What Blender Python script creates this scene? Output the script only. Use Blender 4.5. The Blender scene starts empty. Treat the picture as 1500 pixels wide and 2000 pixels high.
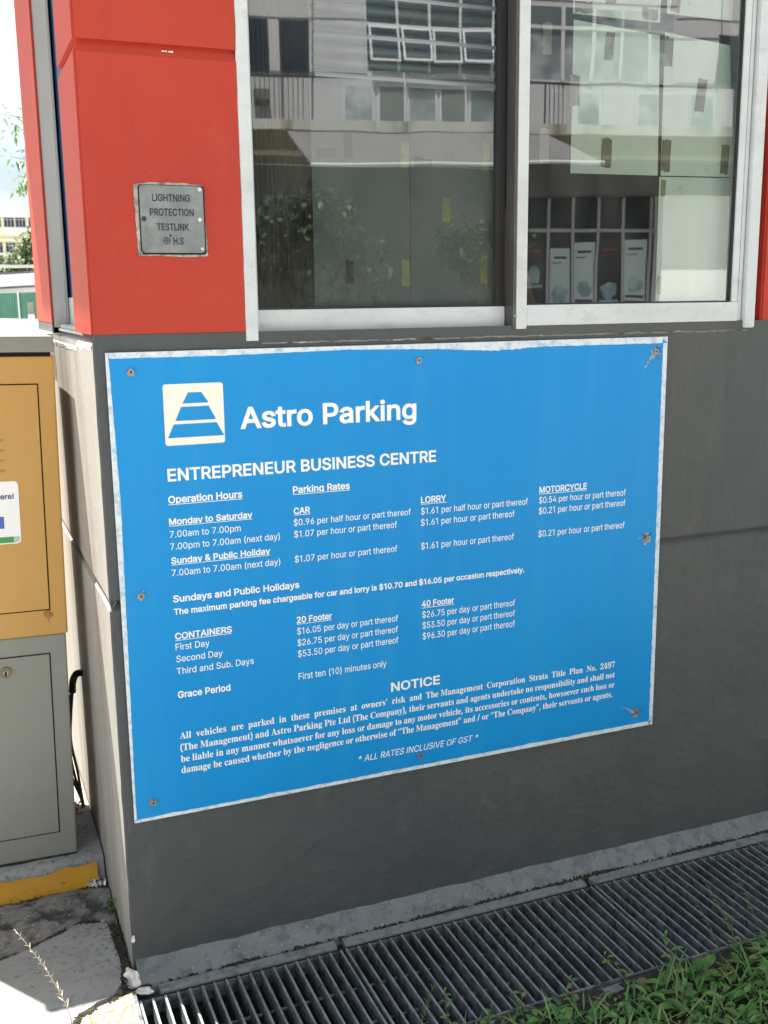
import bpy, bmesh, math, random
from mathutils import Vector, Matrix, noise
from mathutils.geometry import tessellate_polygon, delaunay_2d_cdt
S = bpy.context.scene
COL = S.collection
R = math.radians

# ---------------------------------------------------------------- camera, sky, sun, exposure
cam_d = bpy.data.cameras.new("camera")
cam = bpy.data.objects.new("camera", cam_d)
COL.objects.link(cam)
cam.matrix_world = Matrix(((0.92506406, 0.08553905, -0.37005344, -0.259745),
                           (-0.37962025, 0.17734938, -0.90798440, -1.939880),
                           (-0.01203938, 0.98042352, 0.19653189, 0.985928),
                           (0, 0, 0, 1)))
cam_d.sensor_fit = 'VERTICAL'; cam_d.sensor_height = 36.0; cam_d.sensor_width = 27.0
cam_d.lens = 37.2074
cam_d.clip_start = 0.05; cam_d.clip_end = 1500
cam_d.dof.use_dof = True; cam_d.dof.focus_distance = 2.18; cam_d.dof.aperture_fstop = 10.5
S.camera = cam

SUN_TO = Vector((-0.24, 0.385, 1.0)).normalized()
w = bpy.data.worlds.new("World"); S.world = w; w.use_nodes = True
nt = w.node_tree; nt.nodes.clear()
sky = nt.nodes.new('ShaderNodeTexSky'); sky.sky_type = 'NISHITA'; sky.sun_disc = False
sky.sun_elevation = math.asin(SUN_TO.z); sky.sun_rotation = math.atan2(SUN_TO.x, SUN_TO.y)
sky.air_density = 1.0; sky.dust_density = 2.5; sky.ozone_density = 0.9
bg = nt.nodes.new('ShaderNodeBackground'); bg.inputs[1].default_value = 0.052
out = nt.nodes.new('ShaderNodeOutputWorld')
tcw = nt.nodes.new('ShaderNodeTexCoord'); mpw = nt.nodes.new('ShaderNodeMapping'); mpw.inputs['Scale'].default_value = (1, 1, 2.6)
cn = nt.nodes.new('ShaderNodeTexNoise'); cn.inputs['Scale'].default_value = 2.3; cn.inputs['Detail'].default_value = 7; cn.inputs['Roughness'].default_value = 0.58
cr_ = nt.nodes.new('ShaderNodeMapRange'); cr_.inputs[1].default_value = 0.40; cr_.inputs[2].default_value = 0.62
cm = nt.nodes.new('ShaderNodeMix'); cm.data_type = 'RGBA'; cm.inputs[7].default_value = (7.6, 7.9, 7.8, 1)
nt.links.new(tcw.outputs['Generated'], mpw.inputs[0]); nt.links.new(mpw.outputs[0], cn.inputs['Vector']); nt.links.new(cn.outputs[0], cr_.inputs[0])
nt.links.new(cr_.outputs[0], cm.inputs[0]); nt.links.new(sky.outputs[0], cm.inputs[6])
nt.links.new(cm.outputs[2], bg.inputs[0]); nt.links.new(bg.outputs[0], out.inputs[0])
sun_d = bpy.data.lights.new("sun", 'SUN'); sun_d.energy = 5.0; sun_d.angle = R(0.53); sun_d.color = (1.0, 0.955, 0.88)
sun = bpy.data.objects.new("sun", sun_d); COL.objects.link(sun)
sun.rotation_euler = SUN_TO.to_track_quat('Z', 'Y').to_euler()
S.view_settings.view_transform = 'Standard'; S.view_settings.look = 'None'
S.view_settings.exposure = 1.85; S.view_settings.gamma = 1.0
S.render.engine = 'CYCLES'
S.cycles.max_bounces = 10; S.cycles.transparent_max_bounces = 16
S.cycles.use_denoising = True

# ---------------------------------------------------------------- helpers
def srgb(r, g, b):
    f = lambda c: (c / 255 / 12.92) if c <= 10.3 else ((c / 255 + 0.055) / 1.055) ** 2.4
    return (f(r), f(g), f(b), 1)

def mat(name, base, rough=0.6, metal=0.0, blots=(), bump=(), spec=0.5, randcol=None, trans=None):
    """blots: (scale, lo, hi, colour, detail[, stretch xyz]) noise-masked colour layers; bump: (scale, strength, distance)."""
    m = bpy.data.materials.new(name); m.use_nodes = True
    n = m.node_tree.nodes; l = m.node_tree.links
    p = n['Principled BSDF']; p.inputs['Roughness'].default_value = rough; p.inputs['Metallic'].default_value = metal
    p.inputs['Specular IOR Level'].default_value = spec
    base = tuple(base) if len(base) == 4 else tuple(base) + (1,)
    tc = n.new('ShaderNodeTexCoord')
    rgb = n.new('ShaderNodeRGB'); rgb.outputs[0].default_value = base
    cur = rgb.outputs[0]
    for k, bl in enumerate(blots):
        sc, lo, hi, colr, det = bl[:5]
        st = bl[5] if len(bl) > 5 else (1, 1, 1)
        mp = n.new('ShaderNodeMapping'); mp.inputs['Scale'].default_value = st
        mp.inputs['Location'].default_value = (k * 3.7 + 0.31, k * 1.9, k * 2.3)
        l.new(tc.outputs['Object'], mp.inputs[0])
        ns = n.new('ShaderNodeTexNoise'); ns.inputs['Scale'].default_value = sc; ns.inputs['Detail'].default_value = det
        ns.inputs['Roughness'].default_value = 0.62
        l.new(mp.outputs[0], ns.inputs['Vector'])
        mr = n.new('ShaderNodeMapRange'); mr.inputs[1].default_value = lo; mr.inputs[2].default_value = hi
        l.new(ns.outputs[0], mr.inputs[0])
        mx = n.new('ShaderNodeMix'); mx.data_type = 'RGBA'
        a = bl[6] if len(bl) > 6 else 1.0
        mm = n.new('ShaderNodeMath'); mm.operation = 'MULTIPLY'; mm.inputs[1].default_value = a
        l.new(mr.outputs[0], mm.inputs[0]); l.new(mm.outputs[0], mx.inputs[0])
        l.new(cur, mx.inputs[6]); mx.inputs[7].default_value = tuple(colr) if len(colr) == 4 else tuple(colr) + (1,)
        cur = mx.outputs[2]
    if randcol:
        g = n.new('ShaderNodeNewGeometry'); cr = n.new('ShaderNodeValToRGB')
        els = cr.color_ramp.elements
        for i, cc in enumerate(randcol):
            pos = i / (len(randcol) - 1)
            e = els[i] if i < 2 else els.new(pos)
            e.position = pos; e.color = cc if len(cc) == 4 else tuple(cc) + (1,)
        l.new(g.outputs['Random Per Island'], cr.inputs[0]); cur = cr.outputs[0]
    l.new(cur, p.inputs['Base Color'])
    prev = None
    for (sc, stg, dist) in bump:
        ns = n.new('ShaderNodeTexNoise'); ns.inputs['Scale'].default_value = sc; ns.inputs['Detail'].default_value = 6
        l.new(tc.outputs['Object'], ns.inputs['Vector'])
        b = n.new('ShaderNodeBump'); b.inputs['Strength'].default_value = stg; b.inputs['Distance'].default_value = dist
        l.new(ns.outputs[0], b.inputs['Height'])
        if prev: l.new(prev, b.inputs['Normal'])
        prev = b.outputs[0]
    if prev: l.new(prev, p.inputs['Normal'])
    if trans:
        t = n.new('ShaderNodeBsdfTranslucent'); l.new(cur, t.inputs[0])
        ms = n.new('ShaderNodeMixShader'); ms.inputs[0].default_value = trans
        l.new(p.outputs[0], ms.inputs[1]); l.new(t.outputs[0], ms.inputs[2])
        l.new(ms.outputs[0], n['Material Output'].inputs[0])
    return m

def glass_mat(name, tint, refl, ior=1.5):
    m = bpy.data.materials.new(name); m.use_nodes = True
    n = m.node_tree.nodes; l = m.node_tree.links; n.clear()
    t = n.new('ShaderNodeBsdfTransparent'); t.inputs[0].default_value = tint + (1,)
    g = n.new('ShaderNodeBsdfGlossy'); g.inputs['Roughness'].default_value = 0.0; g.inputs[0].default_value = (0.93, 0.97, 1.0, 1)
    fr = n.new('ShaderNodeFresnel'); fr.inputs[0].default_value = ior
    ad = n.new('ShaderNodeMath'); ad.operation = 'ADD'; ad.inputs[1].default_value = refl; ad.use_clamp = True
    tc = n.new('ShaderNodeTexCoord'); ns = n.new('ShaderNodeTexNoise'); ns.inputs['Scale'].default_value = 2.2
    b = n.new('ShaderNodeBump'); b.inputs['Strength'].default_value = 0.012; b.inputs['Distance'].default_value = 0.05
    l.new(tc.outputs['Object'], ns.inputs['Vector']); l.new(ns.outputs[0], b.inputs['Height']); l.new(b.outputs[0], g.inputs['Normal'])
    l.new(fr.outputs[0], ad.inputs[0])
    ms = n.new('ShaderNodeMixShader'); l.new(ad.outputs[0], ms.inputs[0]); l.new(t.outputs[0], ms.inputs[1]); l.new(g.outputs[0], ms.inputs[2])
    df = n.new('ShaderNodeBsdfDiffuse'); df.inputs[0].default_value = (0.42, 0.42, 0.38, 1)          # film of dust and smears
    mpd = n.new('ShaderNodeMapping'); mpd.inputs['Scale'].default_value = (5, 1, 2.2); l.new(tc.outputs['Object'], mpd.inputs[0])
    n2 = n.new('ShaderNodeTexNoise'); n2.inputs['Scale'].default_value = 3; n2.inputs['Detail'].default_value = 8; l.new(mpd.outputs[0], n2.inputs['Vector'])
    r2 = n.new('ShaderNodeMapRange'); r2.inputs[1].default_value = .35; r2.inputs[2].default_value = .75; r2.inputs[3].default_value = .008; r2.inputs[4].default_value = .075
    l.new(n2.outputs[0], r2.inputs[0])
    m2 = n.new('ShaderNodeMixShader'); l.new(r2.outputs[0], m2.inputs[0]); l.new(ms.outputs[0], m2.inputs[1]); l.new(df.outputs[0], m2.inputs[2])
    o = n.new('ShaderNodeOutputMaterial'); l.new(m2.outputs[0], o.inputs[0])
    return m

class MB:
    """collects geometry for ONE mesh object"""
    def __init__(s): s.v = []; s.f = []
    def add(s, vs, fs):
        o = len(s.v); s.v += [tuple(q) for q in vs]; s.f += [tuple(i + o for i in f) for f in fs]; return s
    def box(s, x0, x1, y0, y1, z0, z1, bev=0.0, M=None):
        bm = bmesh.new(); bmesh.ops.create_cube(bm, size=1)
        bmesh.ops.scale(bm, vec=(x1 - x0, y1 - y0, z1 - z0), verts=bm.verts)
        bmesh.ops.translate(bm, vec=((x0 + x1) / 2, (y0 + y1) / 2, (z0 + z1) / 2), verts=bm.verts)
        if bev: bmesh.ops.bevel(bm, geom=bm.edges[:], offset=bev, segments=2, affect='EDGES', profile=0.6)
        if M: bmesh.ops.transform(bm, matrix=M, verts=bm.verts)
        return s.bm(bm)
    def bm(s, bm):
        bm.verts.index_update()
        s.add([v.co[:] for v in bm.verts], [[v.index for v in f.verts] for f in bm.faces]); bm.free(); return s
    def cyl(s, c, axis, r, h, n=16, r2=None):
        bm = bmesh.new(); bmesh.ops.create_cone(bm, cap_ends=True, segments=n, radius1=r, radius2=r if r2 is None else r2, depth=h)
        q = Vector((0, 0, 1)).rotation_difference(Vector(axis)); bmesh.ops.rotate(bm, cent=(0, 0, 0), matrix=q.to_matrix(), verts=bm.verts)
        bmesh.ops.translate(bm, vec=c, verts=bm.verts); return s.bm(bm)
    def tube(s, pts, r, n=8, taper=None):
        pts = [Vector(p) for p in pts]; rings = []
        for i, p in enumerate(pts):
            d = (pts[min(i + 1, len(pts) - 1)] - pts[max(i - 1, 0)]).normalized()
            a = d.orthogonal().normalized() if i == 0 else (a - d * a.dot(d)).normalized()
            b = d.cross(a); rr = r if taper is None else r + (taper - r) * i / (len(pts) - 1)
            rings.append([p + (a * math.cos(t) + b * math.sin(t)) * rr for t in [2 * math.pi * k / n for k in range(n)]])
        vs = [q for rg in rings for q in rg]; fs = []
        for i in range(len(rings) - 1):
            for k in range(n): fs.append((i * n + k, i * n + (k + 1) % n, (i + 1) * n + (k + 1) % n, (i + 1) * n + k))
        fs.append(tuple(range(n))[::-1]); fs.append(tuple((len(rings) - 1) * n + k for k in range(n)))
        return s.add(vs, fs)
    def prism(s, poly, y0, y1):
        """polygon in x-z given thickness along y (y0 = front)"""
        n = len(poly)
        vs = [(x, y0, z) for x, z in poly] + [(x, y1, z) for x, z in poly]
        fs = [tuple(range(n)), tuple(range(2 * n - 1, n - 1, -1))] + [(i, i + n, (i + 1) % n + n, (i + 1) % n) for i in range(n)]
        return s.add(vs, fs)
    def build(s, name, m, parent=None, smooth=False):
        me = bpy.data.meshes.new(name); me.from_pydata(s.v, [], s.f); me.validate()
        bm = bmesh.new(); bm.from_mesh(me); bmesh.ops.recalc_face_normals(bm, faces=bm.faces[:]); bm.to_mesh(me); bm.free()
        me.materials.append(m)
        if smooth:
            for p in me.polygons: p.use_smooth = True
        o = bpy.data.objects.new(name, me); COL.objects.link(o)
        if parent: o.parent = parent
        return o

def thing(name, label, cat, loc=(0, 0, 0), rot=(0, 0, 0), group=None):
    o = bpy.data.objects.new(name, None); o.empty_display_size = 0.1; COL.objects.link(o)
    o.location = loc; o.rotation_euler = rot
    return tag(o, label, cat, group)
def tag(o, label, cat, group=None):
    o["label"] = label; o["category"] = cat
    if group: o["group"] = group
    return o
def kind(o, k): o["kind"] = k; return o
def rough_line(a, b, n, amp, seed, ends=True):
    rnd = random.Random(seed); out = []
    for i in range(n + 1):
        t = i / n; j = amp * (rnd.random() * 2 - 1) if (0 < i < n or not ends) else 0
        out.append((a[0] + (b[0] - a[0]) * t, a[1] + (b[1] - a[1]) * t, j))
    return out

# ---------------------------------------------------------------- lettering outlines
GLYPHS = {
'r': """$|638|354,-111 354,838 283,838 283,-111;360,-16 398,-11 464,11 492,26 539,65 570,113 586,168 587,222 577,266 568,285 516,343 447,381 244,445 190,480 182,491 171,520 174,567 198,607 241,635 299,649 352,648 406,633 448,605 472,564 478,535 578,535 575,569 557,620 525,665 480,701 425,727 393,735 360,740 289,740 224,727 167,702 143,684 103,643 88,618 71,563 72,497 82,464 98,435 120,409 180,368 218,351 420,288 470,252 487,215 483,164 467,134 425,99 366,79 320,75 239,89 207,105 170,143 157,176 154,200 49,200 61,135 87,83 127,40 152,23 211,-3 245,-11 319,-18
(|390|124,241 140,132 172,22 219,-86 249,-142 345,-142 273,25 234,165 221,295 236,447 277,610 344,775 249,775 183,632 139,463 122,295
)|390|141,-142 196,-34 236,75 260,185 268,295 252,463 207,632 141,775 46,775 113,610 155,447 169,295 157,167 118,27 46,-142
*|647|363,313 356,465 484,382 524,453 389,522 524,591 484,663 356,580 363,732 283,732 289,580 161,663 121,591 257,522 121,453 161,382 289,465 283,313
.|268|150,-10 175,0 195,20 205,45 205,73 195,98 175,117 150,128 122,128 97,117 77,98 67,73 67,45 77,20 97,0 122,-10
0|647|363,-12 400,-3 434,11 465,30 493,56 537,120 567,204 576,253 582,306 582,420 567,521 553,566 536,606 492,671 464,696 434,716 400,730 363,739 285,739 248,730 214,716 183,696 156,671 132,641 111,606 81,521 71,473 65,420 65,306 80,205 94,160 131,86 155,55 183,30 213,11 247,-3 284,-12;299,78 276,84 236,109 204,150 191,176 172,241 166,278 162,407 172,486 181,520 204,577 219,599 255,633 276,643 324,651 372,643 392,633 411,618 443,577 467,520 475,486 485,407 485,319 475,241 467,207 456,177 428,128 392,94 371,84 349,78
1|560|254,732 90,612 91,503 271,632 270,-5 371,-5 371,732
2|647|561,-5 561,86 223,86 223,84 385,253 484,367 535,452 549,532 542,588 520,639 485,681 439,714 384,735 321,742 258,734 202,713 155,680 119,634 96,580 88,512 186,512 196,573 222,615 264,642 319,651 388,637 415,619 443,581 452,531 439,468 399,406 86,70 86,-5
3|647|348,-13 413,1 470,29 515,68 534,92 558,146 566,207 558,267 534,320 516,345 470,384 411,410 341,420 297,417 299,391 537,656 537,732 94,732 94,641 406,641 406,642 219,429 219,349 345,344 390,329 424,307 447,278 464,226 460,168 445,135 422,110 391,92 312,76 238,89 208,105 176,141 160,193 56,193 69,129 81,103 96,79 136,39 187,9 247,-9 311,-15
4|647|595,146 595,237 164,237 452,732 350,732 52,228 52,146;495,-5 495,459 397,459 397,-5
5|647|351,-13 414,3 443,17 470,35 514,79 545,134 555,166 563,233 559,285 546,332 511,393 462,441 422,463 377,477 328,482 252,469 196,438 220,641 528,641 528,732 133,732 91,357 184,346 241,379 311,390 372,379 406,359 444,313 458,275 462,210 453,170 434,135 392,96 356,81 316,76 250,91 201,130 186,157 179,191 79,191 90,132 100,106 131,61 173,26 198,11 225,0 284,-13
6|647|357,-13 388,-7 445,16 493,53 530,101 553,159 559,191 559,258 545,318 517,369 477,410 427,438 368,452 335,454 278,443 232,415 200,369 218,368 468,731 358,732 192,489 109,343 87,258 88,196 103,133 116,104 153,54 201,17 258,-7 290,-13;303,76 251,94 211,131 188,184 185,247 202,303 236,345 285,369 343,373 395,355 435,318 458,266 462,203 444,147 410,104 362,79
7|647|239,-5 563,640 563,732 84,732 84,641 454,641 130,-5
9|647|290,740 229,724 201,711 153,674 117,626 93,568 88,536 87,469 102,409 130,357 169,317 220,289 279,275 311,273 369,284 414,312 447,358 428,359 178,-4 289,-5 454,238 537,383 559,468 559,530 543,594 530,623 494,673 446,710 388,734 356,740;343,651 396,633 435,595 458,542 462,479 445,424 410,382 362,358 303,354 251,372 212,409 189,461 185,523 202,579 237,622 285,647
A|685|125,-5 277,431 357,688 325,688 373,530 561,-5 669,-5 398,732 284,732 16,-5;533,198 533,289 152,289 152,198
C|729|410,-14 463,-5 512,11 557,35 597,67 630,105 657,150 682,234 580,234 552,166 507,119 449,90 382,81 350,83 292,99 265,113 219,154 200,179 170,242 160,279 155,319 155,407 160,447 183,518 219,573 265,613 320,638 382,646 449,637 507,608 552,561 580,492 682,492 666,552 644,600 614,642 557,692 488,725 382,742 335,739 292,730 250,715 212,695 177,670 146,639 118,604 95,564 76,519 63,471 55,419 55,307 63,255 76,207 95,162 118,122 146,87 177,57 212,31 250,11 292,-3 336,-12
D|717|366,-2 416,6 462,20 503,40 540,64 573,94 601,128 623,167 641,211 654,258 662,310 662,420 654,471 642,518 624,561 601,600 574,634 542,663 506,688 466,707 422,721 374,729 128,732 128,640 355,638 425,622 454,607 502,567 521,542 549,481 563,406 563,323 558,284 537,215 501,160 452,120 387,95 307,86 132,86 132,-5;81,732 81,-5 183,-5 183,732
E|598|541,-5 541,86 183,86 183,322 513,322 513,413 183,413 183,640 537,640 537,732 81,732 81,-5
F|586|183,-5 183,311 500,311 500,403 183,403 183,640 532,640 532,732 81,732 81,-5
G|743|426,-12 467,-5 540,22 573,43 627,95 666,162 678,201 685,242 688,370 399,370 399,279 622,284 588,295 581,230 573,203 547,156 512,120 466,95 413,82 352,83 322,89 266,114 219,154 183,209 170,242 155,319 155,407 160,447 183,518 218,573 264,613 319,638 379,646 449,636 506,606 549,559 580,493 684,493 668,551 646,597 599,657 558,690 513,715 462,732 407,740 333,739 289,730 248,715 210,695 175,670 144,639 117,604 94,564 76,519 63,471 55,419 55,307 63,255 76,207 94,163 117,123 144,88 175,57 211,32 250,11 291,-3 336,-12
I|260|80,-5 180,-5 180,732 80,732
L|561|521,-5 521,86 183,86 183,732 81,732 81,-5
N|748|184,-5 184,416 175,654 146,650 249,470 550,-5 667,-5 667,732 565,732 565,224 574,71 599,75 523,218 197,732 81,732 81,-5
O|762|427,-12 471,-3 512,11 551,31 586,57 617,87 644,122 667,162 686,207 699,255 707,307 707,419 699,471 686,519 667,564 644,604 617,639 586,670 551,695 512,715 471,730 427,739 335,739 292,730 251,715 212,695 177,670 146,639 119,604 95,564 77,519 63,471 55,419 55,307 63,255 77,207 95,162 119,122 146,87 177,57 212,31 251,11 292,-3 335,-12;350,83 292,99 266,113 241,131 200,179 170,242 160,278 155,319 155,407 170,485 184,518 200,548 241,596 266,614 321,638 350,644 413,644 442,638 496,614 543,574 562,549 592,485 602,448 608,408 608,319 602,278 579,208 543,152 521,131 497,113 442,89 413,83
R|641|183,-5 183,641 359,640 423,623 452,603 472,576 484,542 487,483 479,447 463,418 439,395 405,379 333,369 133,369 133,277 337,277 414,284 478,306 527,340 562,385 583,440 588,471 588,535 583,566 562,621 546,646 504,686 448,715 378,730 81,732 81,-5;620,-5 436,332 320,332 501,-5
S|638|360,-16 398,-11 464,11 492,26 539,65 570,113 586,168 587,222 577,266 568,285 516,343 447,381 244,445 190,480 182,491 171,520 174,567 198,607 241,635 299,649 352,648 406,633 448,605 472,564 478,535 578,535 575,569 557,620 525,665 480,701 425,727 393,735 360,740 289,740 224,727 167,702 143,684 103,643 88,618 71,563 72,497 82,464 98,435 120,409 180,368 218,351 420,288 470,252 487,215 483,164 467,134 425,99 366,79 320,75 239,89 207,105 170,143 157,176 154,200 49,200 61,135 87,83 127,40 152,23 211,-3 245,-11 319,-18
T|641|270,640 270,-5 372,-5 372,640 601,640 601,732 40,732 40,640
U|739|412,-15 488,2 552,36 579,58 622,112 649,175 658,247 658,732 556,732 556,255 554,230 543,184 521,145 507,129 470,101 424,84 370,79 315,84 270,102 233,129 218,145 195,185 188,206 183,255 183,732 81,732 81,247 83,210 101,143 117,111 160,58 218,17 288,-8 328,-15
V|685|401,-5 669,732 560,732 409,296 328,39 361,39 312,198 124,732 16,732 288,-5
a|556|309,-3 363,31 392,69 390,69 390,-5 486,-5 485,388 481,415 465,460 427,507 411,519 343,547 277,554 189,541 127,512 92,482 77,463 51,413 145,385 172,426 215,456 279,468 340,455 376,421 389,367 385,349 376,340 333,329 178,306 108,280 80,260 57,233 43,198 38,154 45,104 53,81 78,43 112,14 155,-6 203,-16 229,-17;187,79 150,106 136,150 140,176 151,195 194,222 372,255 389,263 389,197 384,166 372,136 351,109 323,88 287,75 244,70
b|606|361,-15 422,3 450,19 498,61 533,119 555,188 561,228 561,311 546,387 516,450 475,500 422,535 361,552 302,553 243,537 193,497 166,461 167,461 167,732 70,732 70,-5 165,-5 165,79 166,79 193,41 244,1 303,-16;292,73 251,86 234,97 205,127 193,145 170,215 167,299 183,374 193,394 218,428 251,452 270,460 291,465 338,465 360,460 397,441 426,411 437,392 459,324 463,243 446,168 437,147 412,112 379,86 359,78 338,73
c|565|374,-6 440,26 492,77 526,150 432,173 412,129 384,98 345,78 296,71 271,73 228,87 211,98 181,130 169,148 152,193 144,242 144,294 160,367 181,408 211,439 228,451 271,464 296,466 344,459 383,440 411,410 430,368 524,392 490,463 439,513 373,544 296,554 226,545 194,534 137,499 93,449 75,418 52,348 46,309 46,227 52,188 62,152 93,89 114,62 164,19 194,3 260,-14 296,-17
d|606|304,-16 363,1 414,41 441,79 442,79 442,-5 536,-5 536,732 439,732 439,461 440,461 414,497 364,537 304,553 246,552 185,535 132,500 90,450 61,387 46,311 46,228 60,152 90,88 131,38 184,3 245,-15;269,73 228,86 210,98 195,112 169,147 147,217 144,298 160,371 181,411 194,427 227,452 247,460 268,465 316,465 336,460 373,442 402,412 414,395 436,326 440,271 436,215 413,145 402,127 373,97 336,78 315,73
e|577|331,-16 382,-6 448,24 497,70 529,133 434,156 404,107 361,80 303,71 257,76 237,83 201,104 186,118 162,154 147,199 142,254 143,323 160,383 196,431 229,454 270,465 316,465 336,461 372,444 387,432 411,401 428,361 438,280 488,317 102,321 102,237 535,237 530,346 524,377 504,430 476,473 441,506 381,539 293,554 257,552 191,534 161,517 112,474 91,447 61,383 51,346 46,308 46,226 52,188 75,119 92,89 137,39 195,3 228,-8 264,-15
f|362|4,547 4,462 331,462 331,547;207,-5 209,616 217,644 224,653 246,667 278,672 328,664 353,748 318,758 267,762 191,746 173,736 132,697 116,661 111,639 110,-5
h|586|169,346 177,385 194,416 218,440 248,456 281,464 326,463 369,446 386,431 400,413 416,365 418,-5 515,-5 514,377 502,435 491,461 462,502 424,531 378,548 325,554 266,546 215,521 192,502 156,448 139,406 167,406 167,732 70,732 70,-5 167,-5
i|238|167,-5 167,547 70,547 70,-5;133,629 156,638 175,655 184,678 184,703 175,725 156,743 133,752 107,752 83,743 65,725 55,703 55,678 65,655 83,638 107,629
l|240|70,-5 170,-5 170,732 70,732
m|871|167,-5 167,340 172,379 184,410 215,445 227,453 285,467 325,460 358,441 380,410 385,392 387,-5 484,-5 484,353 498,412 537,453 565,463 598,467 638,461 672,443 685,429 701,389 703,-5 801,-5 799,395 787,449 764,492 732,524 712,536 670,551 624,557 542,540 478,494 456,461 439,416 465,416 456,450 445,476 414,519 369,547 313,557 244,542 186,498 164,464 146,417 165,417 165,547 70,547 70,-5
n|585|169,346 177,385 194,416 218,440 248,456 281,464 326,463 369,446 386,431 400,413 416,365 418,-5 515,-5 514,377 502,435 491,461 462,502 424,531 378,548 325,554 266,546 215,521 192,502 156,448 139,406 165,406 164,547 70,547 70,-5 167,-5
o|593|333,-15 367,-8 429,19 456,39 500,89 532,152 541,188 547,227 547,309 541,348 518,418 480,475 456,499 400,534 367,545 333,552 260,552 194,534 164,518 114,475 93,448 62,385 52,348 46,309 46,227 62,153 75,119 93,89 137,39 194,4 226,-8 260,-15;271,73 249,78 210,98 195,112 169,148 147,217 143,268 147,320 169,389 181,408 210,439 249,459 271,464 321,464 365,451 383,439 399,425 424,388 447,319 451,268 447,217 424,148 413,130 383,98 344,78 322,73
p|606|167,-209 167,79 166,79 193,41 244,1 303,-16 361,-15 423,3 475,38 517,88 546,152 561,228 562,270 555,350 546,387 533,420 497,477 450,519 393,546 327,554 260,545 242,537 192,497 166,461 165,461 165,547 70,547 70,-209;292,73 251,86 234,97 205,127 193,145 170,215 167,299 183,374 193,394 218,428 251,452 270,460 291,465 338,465 360,460 397,441 426,411 437,392 459,324 463,243 446,168 437,147 412,112 379,86 359,78 338,73
r|370|167,-5 167,338 177,388 204,427 245,452 296,460 353,455 353,553 280,553 235,540 215,529 182,499 162,463 164,463 164,547 70,547 70,-5
s|521|291,-15 347,-5 373,5 417,30 450,64 471,105 476,128 476,180 469,205 441,248 395,281 329,304 247,323 180,352 172,360 161,383 162,411 167,425 177,437 206,458 245,469 268,470 291,469 329,457 355,435 380,390 470,411 431,488 384,527 320,550 239,553 162,534 121,509 89,477 69,437 63,414 64,363 71,337 99,294 147,261 212,238 320,212 349,198 367,181 377,159 376,132 370,118 346,93 308,76 285,71 236,71 197,81 166,102 155,116 137,158 45,138 52,110 71,69 85,51 118,21 158,0 206,-13
t|325|4,547 4,462 296,462 296,547;88,132 98,73 110,48 128,27 150,10 206,-9 275,-9 310,-1 292,82 243,76 216,80 198,91 186,124 185,678 88,678
u|586|291,-10 345,6 393,39 429,94 446,136 421,136 421,-5 515,-5 515,547 418,547 418,218 413,176 400,141 367,102 338,86 286,77 260,79 217,96 185,129 176,151 167,206 167,547 70,547 70,198 76,135 84,106 108,59 141,24 162,11 184,1 233,-11
x|541|133,-5 216,119 301,264 238,264 325,119 407,-5 519,-4 296,312 296,235 511,546 400,547 329,439 242,289 305,289 146,547 33,546 246,239 247,317 22,-4
y|556|91,-209 131,-212 201,-199 256,-156 296,-85 538,547 433,547 315,223 256,25 300,25 241,223 124,547 18,547 227,-2 210,-49 182,-102 147,-122 84,-117 62,-202""",
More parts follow.
